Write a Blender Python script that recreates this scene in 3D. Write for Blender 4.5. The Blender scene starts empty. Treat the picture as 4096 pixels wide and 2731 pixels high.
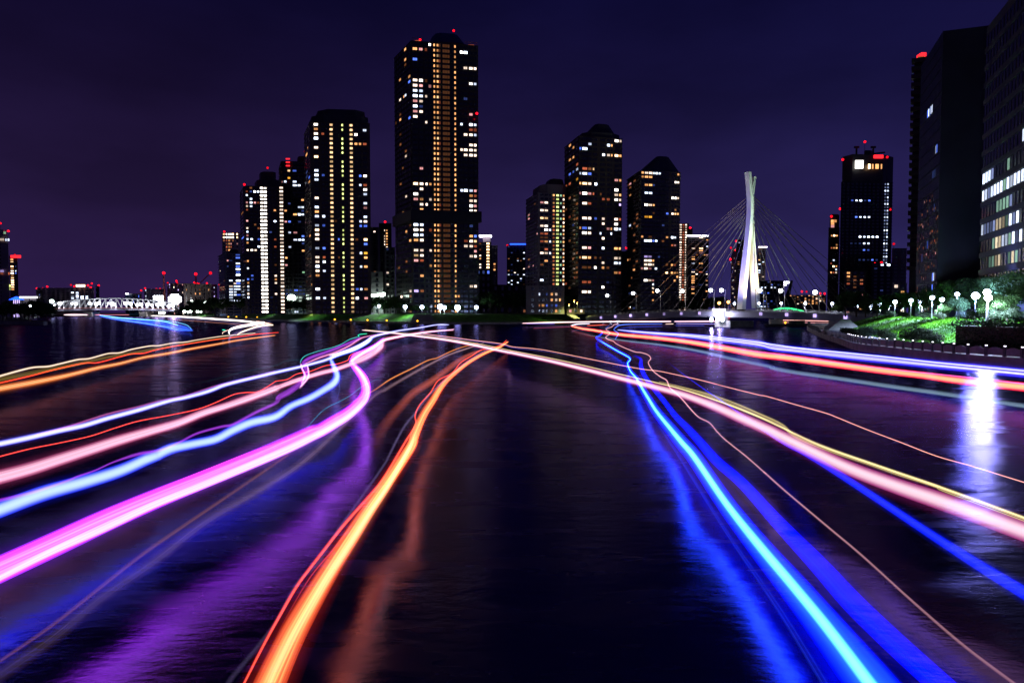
import bpy, math, random, re
from mathutils import Vector, Matrix
sc = bpy.context.scene
random.seed(7)
R = math.radians
# ------------------------------------------------------------ camera
F = 2730.0                       # focal length in photograph pixels (24 mm on a 36 mm sensor)
CX, CY, HOR = 2048.0, 1365.5, 1250.0
CAMZ = 7.0
PITCH = math.atan((CY - HOR) / F)
cd = bpy.data.cameras.new('camera'); cam = bpy.data.objects.new('camera', cd)
sc.collection.objects.link(cam)
cam.location = (0, 0, CAMZ); cam.rotation_euler = (math.pi / 2 - PITCH, 0, 0)
cd.sensor_width = 36; cd.lens = 36 * F / 4096; cd.clip_start = 0.1; cd.clip_end = 12000
sc.camera = cam
# ------------------------------------------------------------ world: night sky over a lit city
w = bpy.data.worlds.new('World'); sc.world = w; w.use_nodes = True
nt = w.node_tree; nt.nodes.clear(); L = nt.links.new
def nd(t, **k):
    n = nt.nodes.new(t)
    for a, b in k.items(): setattr(n, a, b)
    return n
out = nd('ShaderNodeOutputWorld'); bg = nd('ShaderNodeBackground'); tc = nd('ShaderNodeTexCoord')
sep = nd('ShaderNodeSeparateXYZ'); L(tc.outputs['Generated'], sep.inputs[0])
ramp = nd('ShaderNodeValToRGB'); L(sep.outputs[2], ramp.inputs[0])
e = ramp.color_ramp.elements
e[0].position = 0.0; e[0].color = (.034, .015, .088, 1)
e[1].position = 0.50; e[1].color = (.002, .002, .017, 1)
for p_, c_ in ((.06, (.026, .0125, .066, 1)), (.16, (.0185, .0095, .048, 1)), (.28, (.010, .0054, .032, 1)), (.40, (.0042, .0028, .023, 1))):
    q = e.new(p_); q.color = c_
ramp2 = nd('ShaderNodeValToRGB'); L(sep.outputs[2], ramp2.inputs[0])
e = ramp2.color_ramp.elements
e[0].position = 0.0; e[0].color = (.030, .026, .130, 1)
e[1].position = 0.50; e[1].color = (.0025, .0025, .034, 1)
q = e.new(.12); q.color = (.023, .017, .092, 1)
q = e.new(.3); q.color = (.0085, .007, .050, 1)
mr = nd('ShaderNodeMapRange'); mr.inputs['From Min'].default_value = -.45; mr.inputs['From Max'].default_value = .45
L(sep.outputs[0], mr.inputs['Value'])
mix = nd('ShaderNodeMix', data_type='RGBA'); L(mr.outputs[0], mix.inputs[0]); L(ramp.outputs[0], mix.inputs[6]); L(ramp2.outputs[0], mix.inputs[7])
mp = nd('ShaderNodeMapping'); mp.inputs['Scale'].default_value = (2.2, 2.2, 6); L(tc.outputs['Generated'], mp.inputs[0])
nz = nd('ShaderNodeTexNoise'); nz.inputs['Scale'].default_value = 1.6; nz.inputs['Detail'].default_value = 4; L(mp.outputs[0], nz.inputs[0])
m2 = nd('ShaderNodeMapRange'); m2.inputs['From Min'].default_value = .35; m2.inputs['From Max'].default_value = .7
m2.inputs['To Min'].default_value = .68; m2.inputs['To Max'].default_value = 1.02; L(nz.outputs[0], m2.inputs['Value'])
vm = nd('ShaderNodeVectorMath', operation='SCALE'); L(mix.outputs[2], vm.inputs[0]); L(m2.outputs[0], vm.inputs[3])
sky = nd('ShaderNodeTexSky', sky_type='NISHITA'); sky.sun_disc = False; sky.sun_elevation = R(-4); sky.sun_rotation = R(200)
vs = nd('ShaderNodeVectorMath', operation='SCALE'); L(sky.outputs[0], vs.inputs[0]); vs.inputs[3].default_value = .004
va = nd('ShaderNodeVectorMath', operation='ADD'); L(vm.outputs[0], va.inputs[0]); L(vs.outputs[0], va.inputs[1])
L(va.outputs[0], bg.inputs[0]); bg.inputs[1].default_value = 1.0; L(bg.outputs[0], out.inputs[0])
# weak bluish sun lamp added as fill to reveal the facades
sd = bpy.data.lights.new('facade_fill_sun', 'SUN'); sd.energy = .006; sd.color = (.5, .55, 1); sd.angle = R(.5)
so = bpy.data.objects.new('facade_fill_sun', sd); sc.collection.objects.link(so); so.rotation_euler = (R(52), 0, R(-35))
sc.view_settings.view_transform = 'Standard'; sc.view_settings.look = 'None'
sc.view_settings.exposure = 0; sc.view_settings.gamma = 1; sc.view_settings.use_curve_mapping = False
cy = sc.cycles
cy.use_denoising = True
cy.max_bounces = 6; cy.glossy_bounces = 3; cy.diffuse_bounces = 2; cy.transparent_max_bounces = 48
cy.sample_clamp_indirect = 6; cy.caustics_reflective = False; cy.caustics_refractive = False
# ------------------------------------------------------------ projection helpers (photo pixel -> place)
cp, sp = math.cos(PITCH), math.sin(PITCH)
def ray(px, py):
    a = (px - CX) / F; b = (CY - py) / F
    return Vector((a, cp + b * sp, -sp + b * cp))
def P(px, py, Y):
    d = ray(px, py); t = Y / d.y
    return Vector((0, 0, CAMZ)) + d * t
def Wz(px, py, z=0.0):
    d = ray(px, py); t = (z - CAMZ) / d.z
    return Vector((0, 0, CAMZ)) + d * t
def zat(py, Y, px=2048): return P(px, py, Y).z
# ------------------------------------------------------------ objects
COL = sc.collection
def link(o): COL.objects.link(o); return o
def props(o, label=None, cat=None, group=None, kind=None):
    if label: o['label'] = label
    if cat: o['category'] = cat
    if group: o['group'] = group
    if kind: o['kind'] = kind
    return o
def empty(name, loc, label=None, cat=None, group=None, rz=0):
    o = bpy.data.objects.new(name, None); link(o); o.location = loc; o.rotation_euler = (0, 0, rz)
    o.empty_display_size = .5
    return props(o, label, cat, group)
class MB:
    def __init__(s): s.v = []; s.f = []; s.m = []
    def face(s, pts, mi=0):
        n = len(s.v); s.v += [tuple(p) for p in pts]; s.f.append(tuple(range(n, n + len(pts)))); s.m.append(mi)
    def hexa(s, b, t, mi=0):            # bottom ring, top ring (same length), closed
        n = len(s.v); k = len(b); s.v += [tuple(p) for p in b] + [tuple(p) for p in t]
        s.f.append(tuple(n + i for i in range(k - 1, -1, -1))); s.m.append(mi)
        s.f.append(tuple(n + k + i for i in range(k))); s.m.append(mi)
        for i in range(k):
            j = (i + 1) % k
            s.f.append((n + i, n + j, n + k + j, n + k + i)); s.m.append(mi)
    def box(s, c, sz, rz=0, mi=0):
        x, y, z = [q / 2 for q in sz]; co, si = math.cos(rz), math.sin(rz)
        def q(a, b, d): return (c[0] + a * co - b * si, c[1] + a * si + b * co, c[2] + d)
        s.hexa([q(-x, -y, -z), q(x, -y, -z), q(x, y, -z), q(-x, y, -z)], [q(-x, -y, z), q(x, -y, z), q(x, y, z), q(-x, y, z)], mi)
    def prism(s, foot, z0, z1, mi=0, foot2=None):
        f2 = foot2 or foot
        s.hexa([(p[0], p[1], z0) for p in foot], [(p[0], p[1], z1) for p in f2], mi)
    def bar(s, a, b, r, n=5, r2=None, mi=0):
        a = Vector(a); b = Vector(b); d = (b - a)
        if d.length < 1e-6: return
        d.normalize(); u = d.cross(Vector((0, 0, 1)))
        if u.length < .05: u = d.cross(Vector((1, 0, 0)))
        u.normalize(); v = d.cross(u); r2 = r if r2 is None else r2
        A = [a + (u * math.cos(6.2832 * i / n) + v * math.sin(6.2832 * i / n)) * r for i in range(n)]
        B = [b + (u * math.cos(6.2832 * i / n) + v * math.sin(6.2832 * i / n)) * r2 for i in range(n)]
        s.hexa(A[::-1], B[::-1], mi)
    def sph(s, c, r, nu=8, nv=6, mi=0, sz=1.0):
        n = len(s.v)
        for j in range(1, nv):
            t = math.pi * j / nv
            for i in range(nu):
                p = 2 * math.pi * i / nu
                s.v.append((c[0] + r * math.sin(t) * math.cos(p), c[1] + r * math.sin(t) * math.sin(p), c[2] + r * sz * math.cos(t)))
        top = len(s.v); s.v.append((c[0], c[1], c[2] + r * sz)); bot = len(s.v); s.v.append((c[0], c[1], c[2] - r * sz))
        for j in range(nv - 2):
            for i in range(nu):
                k = (i + 1) % nu
                s.f.append((n + j * nu + i, n + (j + 1) * nu + i, n + (j + 1) * nu + k, n + j * nu + k)); s.m.append(mi)
        for i in range(nu):
            k = (i + 1) % nu
            s.f.append((top, n + i, n + k)); s.m.append(mi)
            s.f.append((bot, n + (nv - 2) * nu + k, n + (nv - 2) * nu + i)); s.m.append(mi)
    def mesh(s, name, mats, smooth=False, org=None):
        me = bpy.data.meshes.new(name)
        v = s.v if org is None else [(a - org[0], b - org[1], c - org[2]) for a, b, c in s.v]
        me.from_pydata(v, [], s.f)
        for m in (mats if isinstance(mats, (list, tuple)) else [mats]): me.materials.append(m)
        if any(s.m): me.polygons.foreach_set('material_index', s.m)
        if smooth: me.polygons.foreach_set('use_smooth', [True] * len(s.f))
        me.update(); return me
    def build(s, name, mats, parent=None, smooth=False, org=None, **kw):
        if parent is not None and org is None: org = tuple(parent.location)
        me = s.mesh(name, mats, smooth, org)
        o = bpy.data.objects.new(name, me); link(o)
        if parent is not None: o.parent = parent
        elif org is not None: o.location = org
        return props(o, **kw)
def put(name, me, parent, loc, rz=0, scale=(1, 1, 1), **kw):   # instance of a shared mesh, loc is world
    o = bpy.data.objects.new(name, me); link(o)
    if parent is not None:
        o.parent = parent; pl = parent.location
        o.location = (loc[0] - pl[0], loc[1] - pl[1], loc[2] - pl[2])
    else: o.location = loc
    o.rotation_euler = (0, 0, rz); o.scale = scale
    return props(o, **kw)
def point(parent, loc, power, color, radius=.3, spot=None, aim=None, name='lamp_light'):
    ld = bpy.data.lights.new(name, 'SPOT' if spot else 'POINT'); ld.energy = power; ld.color = color; ld.shadow_soft_size = radius
    o = bpy.data.objects.new(name, ld); link(o)
    if spot: ld.spot_size = R(spot); ld.spot_blend = .35 if spot > 100 else .9
    if aim is not None:
        o.rotation_euler = (Vector(aim) - Vector(loc)).to_track_quat('-Z', 'Y').to_euler()
    if parent is not None:
        o.parent = parent; pl = parent.location; o.location = (loc[0] - pl[0], loc[1] - pl[1], loc[2] - pl[2])
    else: o.location = loc
    return o
# ------------------------------------------------------------ materials
def mat(name, col, rough=.6, metal=0., spec=.4, noise=0., scale=2., bump=0., coord='Object'):
    m = bpy.data.materials.new(name); m.use_nodes = True; t = m.node_tree; b = t.nodes['Principled BSDF']
    b.inputs['Base Color'].default_value = (*col, 1); b.inputs['Roughness'].default_value = rough; b.inputs['Metallic'].default_value = metal
    b.inputs['Specular IOR Level'].default_value = spec
    if noise or bump:
        c = t.nodes.new('ShaderNodeTexCoord'); n = t.nodes.new('ShaderNodeTexNoise'); n.inputs['Scale'].default_value = scale; n.inputs['Detail'].default_value = 5
        t.links.new(c.outputs[coord], n.inputs[0])
        if noise:
            h = t.nodes.new('ShaderNodeMapRange'); h.inputs['From Min'].default_value = .3; h.inputs['From Max'].default_value = .7
            h.inputs['To Min'].default_value = 1 - noise; h.inputs['To Max'].default_value = 1 + noise; t.links.new(n.outputs[0], h.inputs['Value'])
            s = t.nodes.new('ShaderNodeVectorMath'); s.operation = 'SCALE'; s.inputs[0].default_value = col; t.links.new(h.outputs[0], s.inputs[3]); t.links.new(s.outputs[0], b.inputs['Base Color'])
        if bump:
            u = t.nodes.new('ShaderNodeBump'); u.inputs['Strength'].default_value = bump; t.links.new(n.outputs[0], u.inputs['Height']); t.links.new(u.outputs[0], b.inputs['Normal'])
    return m
def emis(name, col, strength, vary=True, sample=False, curtain=0.):
    m = bpy.data.materials.new(name); m.use_nodes = True; t = m.node_tree; t.nodes.clear()
    o = t.nodes.new('ShaderNodeOutputMaterial'); e = t.nodes.new('ShaderNodeEmission'); e.inputs[0].default_value = (*col, 1); e.inputs[1].default_value = strength
    t.links.new(e.outputs[0], o.inputs[0])
    last = None
    if vary:
        oi = t.nodes.new('ShaderNodeObjectInfo'); h = t.nodes.new('ShaderNodeMapRange'); h.inputs['To Min'].default_value = strength * .25; h.inputs['To Max'].default_value = strength * 1.5
        t.links.new(oi.outputs['Random'], h.inputs['Value']); t.links.new(h.outputs[0], e.inputs[1]); last = h.outputs[0]
    if curtain:
        c = t.nodes.new('ShaderNodeTexCoord'); mp = t.nodes.new('ShaderNodeMapping'); mp.inputs['Scale'].default_value = (5, 5, .7)
        n = t.nodes.new('ShaderNodeTexNoise'); n.inputs['Scale'].default_value = 2.2; n.inputs['Detail'].default_value = 2
        ge = t.nodes.new('ShaderNodeNewGeometry'); t.links.new(ge.outputs['Position'], mp.inputs[0]); t.links.new(mp.outputs[0], n.inputs[0])
        h2 = t.nodes.new('ShaderNodeMapRange'); h2.inputs['From Min'].default_value = .35; h2.inputs['From Max'].default_value = .65; h2.inputs['To Min'].default_value = 1 - curtain; h2.inputs['To Max'].default_value = 1.2
        t.links.new(n.outputs[0], h2.inputs['Value'])
        mu = t.nodes.new('ShaderNodeMath'); mu.operation = 'MULTIPLY'; t.links.new(h2.outputs[0], mu.inputs[0])
        if last: t.links.new(last, mu.inputs[1])
        else: mu.inputs[1].default_value = strength
        t.links.new(mu.outputs[0], e.inputs[1])
    m.cycles.emission_sampling = 'AUTO' if sample else 'NONE'
    return m
M = {}
M['wall_dark'] = mat('dark_facade_panel', (.045, .040, .045), .7, noise=.25, scale=.12)
M['wall_brown'] = mat('brown_facade_tile', (.075, .055, .050), .7, noise=.25, scale=.1)
M['wall_grey'] = mat('grey_facade_tile', (.20, .19, .20), .7, noise=.15, scale=.1)
M['wall_mauve'] = mat('pale_facade_band', (.34, .27, .30), .7, noise=.12, scale=.1)
M['wall_blue'] = mat('blue_glass_facade', (.02, .05, .12), .25, spec=.8)
M['wall_black'] = mat('black_facade_panel', (.012, .012, .016), .45, noise=.3, scale=.2)
M['wall_office'] = mat('dark_stone_facade', (.030, .030, .050), .6, noise=.2, scale=.3)
M['roof'] = mat('dark_roof_metal', (.03, .035, .045), .5, noise=.2, scale=.2)
M['glass'] = mat('dark_window_glass', (.010, .013, .025), .12, spec=.8)
M['frame'] = mat('dark_window_frame', (.02, .02, .022), .5)
M['concrete'] = mat('river_concrete', (.26, .25, .25), .8, noise=.3, scale=.5, bump=.2)
M['paving'] = mat('promenade_paving', (.33, .32, .33), .7, noise=.2, scale=.8)
M['metal'] = mat('grey_painted_metal', (.28, .28, .30), .45, noise=.1)
M['white_metal'] = mat('white_painted_steel', (.72, .72, .74), .45, noise=.08, scale=.3)
M['deck'] = mat('bridge_deck_paint', (.18, .19, .27), .5, noise=.15, scale=.2)
M['rail'] = mat('dark_rail_steel', (.10, .10, .11), .5)
M['panel'] = mat('railing_infill_metal', (.22, .2, .21), .5, noise=.15)
M['bark'] = mat('tree_bark', (.07, .055, .04), .9, noise=.4, scale=5, bump=.4)
M['cable'] = mat('cable_steel', (.10, .085, .08), .6)
M['crane'] = mat('crane_red_white_steel', (.45, .08, .06), .5)
M['land'] = mat('park_soil_paving', (.04, .04, .035), .9, noise=.3, scale=.1)
def leafmat(name, a, b):
    m = bpy.data.materials.new(name); m.use_nodes = True; t = m.node_tree; p = t.nodes['Principled BSDF']
    g = t.nodes.new('ShaderNodeNewGeometry'); r = t.nodes.new('ShaderNodeValToRGB'); r.color_ramp.elements[0].color = (*a, 1); r.color_ramp.elements[1].color = (*b, 1)
    t.links.new(g.outputs['Random Per Island'], r.inputs[0]); t.links.new(r.outputs[0], p.inputs['Base Color']); p.inputs['Roughness'].default_value = .85; p.inputs['Specular IOR Level'].default_value = .12
    try: p.inputs['Transmission Weight'].default_value = 0
    except Exception: pass
    return m
M['leaf'] = leafmat('green_leaves', (.018, .045, .012), (.06, .12, .035))
M['leaf_b'] = leafmat('dull_green_leaves', (.02, .035, .02), (.05, .075, .04))
M['grass'] = leafmat('lawn_grass_blades', (.03, .13, .004), (.08, .25, .012))
M['lawn'] = mat('lawn', (.045, .20, .008), .9, noise=.45, scale=.35, bump=.5)
# emitters
WC = {'w': ((1, .76, .60), 2.4), 'W': ((1, .9, .8), 7), 'c': ((.66, .76, 1), 2.4), 'C': ((.70, .8, 1), 7), 'o': ((1, .43, .15), 1.5), 'O': ((1, .60, .30), 6),
      'a': ((1, .42, .04), 1.4), 'p': ((1, .42, .42), 1.1), 'r': ((1, .22, .10), .55), 'b': ((.10, .2, 1), 1.5), 'd': ((1, .33, .12), .22), 'e': ((.10, .16, .6), .30),
      'y': ((1, .62, .30), 1.7), 'g': ((.85, 1, .30), 1.8), 'G': ((.5, 1, .6), .8), 'l': ((.6, .45, 1), 1.6), 'k': ((1, .36, .16), .24), 'R': ((1, .004, .012), 3.2), 'q': ((.40, .50, .95), .45), 'Q': ((1, .82, .56), .95), 'm': ((.45, .80, .62), .48)}
EM = {k: emis('window_light_' + {'w': 'warm_white', 'W': 'bright_white', 'c': 'cool_white', 'C': 'bright_cool', 'o': 'warm_orange', 'O': 'bright_orange', 'a': 'amber', 'p': 'pink', 'r': 'dull_red', 'b': 'blue', 'd': 'dim_orange', 'e': 'dim_blue', 'y': 'yellow', 'g': 'lime', 'G': 'pale_green', 'l': 'lilac', 'k': 'dim_peach', 'R': 'red_beacon', 'q': 'faint_cool', 'Q': 'soft_cream', 'm': 'soft_green'}[k], *v, curtain=.35 if k not in 'R' else 0) for k, v in WC.items()}
EM['lampw'] = emis('lamp_glow_white', (.88, .93, 1), 12, vary=False)
EM['lampb'] = emis('lamp_glow_blue_white', (.60, .72, 1), 16, vary=False)
EM['lampx'] = emis('lamp_glow_dazzling', (.70, .80, 1), 70, vary=False, sample=True)
EM['lampo'] = emis('lamp_glow_orange', (1, .42, .10), 7, vary=False)
EM['lampg'] = emis('lamp_glow_green_white', (.78, 1, .85), 9, vary=False)
EM['amber'] = emis('amber_mooring_light', (1, .40, .02), 5, vary=False)
EM['strip'] = emis('white_strip_light', (.9, .85, 1), 4, vary=False)
EM['stripb'] = emis('blue_strip_light', (.01, .06, 1), 5, vary=False)
EM['stripg'] = emis('green_strip_light', (.05, 1, .3), 1.6, vary=False)
EM['redsign'] = emis('red_lit_sign', (1, .02, .03), 2.0, vary=False)
EM['facade_glow'] = emis('lit_white_panel', (1, .93, .86), 2.5, vary=False)
# window mesh: pane with a frame round it and a mullion, front towards -y; unit size 1 x .12 x 1
WM = {}
def winmesh(k, split=2):
    key = (k, split)
    if key in WM: return WM[key]
    b = MB(); b.box((0, 0, 0), (.96, .10, .94))
    for i in range(1, split): b.box((-.5 + i / split, -.045, 0), (.05, .05, 1.0), mi=1)
    b.box((0, -.045, -.49), (1.0, .06, .06), mi=1)
    WM[key] = b.mesh('window', [EM[k] if k in EM else M['glass'], M['frame']]); return WM[key]
# ------------------------------------------------------------ water
def water_mat():
    m = bpy.data.materials.new('river_water'); m.use_nodes = True; t = m.node_tree; t.nodes.clear(); l = t.links.new; N = t.nodes.new
    o = N('ShaderNodeOutputMaterial'); g = N('ShaderNodeBsdfAnisotropic'); g.distribution = 'BECKMANN'; d = N('ShaderNodeBsdfDiffuse'); ad = N('ShaderNodeAddShader')
    g.inputs['Color'].default_value = (.105, .085, .21, 1); d.inputs[0].default_value = (.002, .0025, .008, 1)
    l(g.outputs[0], ad.inputs[0]); l(d.outputs[0], ad.inputs[1]); l(ad.outputs[0], o.inputs[0])
    c = N('ShaderNodeTexCoord')
    def nn(sx, sy, sc_, det):
        mp = N('ShaderNodeMapping'); mp.inputs['Scale'].default_value = (sx, sy, 1); l(c.outputs['Object'], mp.inputs[0])
        n = N('ShaderNodeTexNoise'); n.inputs['Scale'].default_value = sc_; n.inputs['Detail'].default_value = det; n.inputs['Roughness'].default_value = .62; l(mp.outputs[0], n.inputs[0]); return n
    a = nn(1.0, 2.2, 1.0, 4); b = nn(.16, .5, 1, 4)
    ad2 = N('ShaderNodeMath'); ad2.operation = 'MULTIPLY_ADD'; l(b.outputs[0], ad2.inputs[0]); ad2.inputs[1].default_value = .8; l(a.outputs[0], ad2.inputs[2])
    u = N('ShaderNodeBump'); u.inputs['Strength'].default_value = .085; u.inputs['Distance'].default_value = .22; l(ad2.outputs[0], u.inputs['Height']); l(u.outputs[0], g.inputs['Normal'])
    h = N('ShaderNodeMapRange'); h.inputs['From Min'].default_value = .35; h.inputs['From Max'].default_value = .65; h.inputs['To Min'].default_value = .19; h.inputs['To Max'].default_value = .31
    l(b.outputs[0], h.inputs['Value']); l(h.outputs[0], g.inputs['Roughness'])
    return m
b = MB(); b.face([(-6000, -300, 0), (6000, -300, 0), (6000, 9000, 0), (-6000, 9000, 0)])
b.build('water', water_mat(), kind='structure')
# river bed / distant ground sheet reaching the horizon
b = MB(); b.face([(-7000, 1500, .9), (7000, 1500, .9), (7000, 10500, .9), (-7000, 10500, .9)])
b.build('far_ground', M['land'], kind='structure')
# ------------------------------------------------------------ banks
def offs(pts, d, side=1):
    r = []
    for i, p in enumerate(pts):
        a = pts[max(0, i - 1)]; c = pts[min(len(pts) - 1, i + 1)]
        t = Vector((c[0] - a[0], c[1] - a[1])).normalized(); n = Vector((t.y, -t.x)) * side
        r.append((p[0] + n.x * d, p[1] + n.y * d))
    return r
def smooth(pts, n=4):
    r = []
    for i in range(len(pts) - 1):
        p0 = pts[max(0, i - 1)]; p1 = pts[i]; p2 = pts[i + 1]; p3 = pts[min(len(pts) - 1, i + 2)]
        for k in range(n):
            t = k / n; r.append(tuple(.5 * (2 * b_ + (c_ - a_) * t + (2 * a_ - 5 * b_ + 4 * c_ - d_) * t * t + (3 * b_ - a_ - 3 * c_ + d_) * t ** 3) for a_, b_, c_, d_ in zip(p0, p1, p2, p3)))
    r.append(tuple(pts[-1])); return r
def strip(mb, A, za, B, zb, nsub=1, bump=0., mi=0):
    n0 = len(mb.v)
    for i in range(len(A)):
        for k in range(nsub + 1):
            t = k / nsub; ss = t * t * (3 - 2 * t) if nsub > 1 else t
            mb.v.append((A[i][0] + (B[i][0] - A[i][0]) * t, A[i][1] + (B[i][1] - A[i][1]) * t, za + (zb - za) * ss + (random.uniform(-bump, bump) if 0 < k < nsub else 0)))
    w_ = nsub + 1
    for i in range(len(A) - 1):
        for k in range(nsub):
            mb.f.append((n0 + i * w_ + k, n0 + (i + 1) * w_ + k, n0 + (i + 1) * w_ + k + 1, n0 + i * w_ + k + 1)); mb.m.append(mi)
PZ, TZ = 1.3, 5.7
# right bank: water edge from near to far
RB = [(66, -60), (65, 20), (64, 60), (63.8, 85), (61.8, 94), (62, 103), (62.3, 114), (64, 127), (73.6, 154), (91, 203), (131, 303), (190, 420), (300, 620)]
RB = smooth(RB, 5)
RB0 = RB; RB1 = offs(RB, 9); RB2 = offs(RB, 27); RB3 = offs(RB, 33)
mb = MB(); strip(mb, RB0, -1, RB0, PZ); mb.build('quay_wall', M['concrete'], kind='structure')
mb = MB(); strip(mb, RB0, PZ, RB1, PZ); mb.build('promenade', M['paving'], kind='structure')
mb = MB(); strip(mb, RB1, PZ, RB2, TZ, 10, .12); strip(mb, RB2, TZ, RB3, TZ, 1); mb.build('grass_slope', M['lawn'], smooth=True, kind='structure')
mb = MB(); strip(mb, RB3, TZ, offs(RB, 60), TZ); strip(mb, [(q[0], q[1]) for q in offs(RB, 60)], TZ, [(900, q[1] * 1.2) for q in RB], TZ); mb.build('park_ground', M['land'], kind='structure')
# centre bank: water edge listed from left (far) to right
CBpx = [(740, 1268), (850, 1271), (1103, 1284), (1356, 1289), (1700, 1296), (2090, 1296), (2360, 1289), (2560, 1280), (2900, 1274), (3400, 1270)]
CB = [tuple(Wz(x, y, 0).xy) for x, y in CBpx]
CB = smooth(CB, 8); CZ = 6.1
C1 = offs(CB, 4, -1); C2 = offs(CB, 20, -1); C3 = offs(CB, 40, -1)
mb = MB(); strip(mb, CB, -1, CB, 1.2); strip(mb, CB, 1.2, C1, 1.2); mb.build('far_quay_wall', M['concrete'], kind='structure')
mb = MB(); strip(mb, C1, 1.2, C2, CZ, 5, .1); strip(mb, C2, CZ, C3, CZ); mb.build('far_grass_slope', M['lawn'], smooth=True, kind='structure')
mb = MB(); strip(mb, C3, CZ, [(q[0] * 3.4, 1900) for q in CB], CZ); mb.build('far_park_ground', M['land'], kind='structure')
# left bank
LB = smooth([(-520, 560), (-330, 408), (-287, 392), (-262, 385), (-368, 520), (-560, 800), (-760, 1100), (-830, 1180)], 4)
mb = MB(); strip(mb, LB, -1, LB, 2.0); mb.build('left_quay_wall', M['concrete'], kind='structure')
mb = MB(); mb.face([(q[0], q[1], 2.0) for q in LB] + [(-2600, 1180, 2.0), (-2600, 560, 2.0)][::1]); mb.build('left_park_ground', M['land'], kind='structure')
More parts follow.
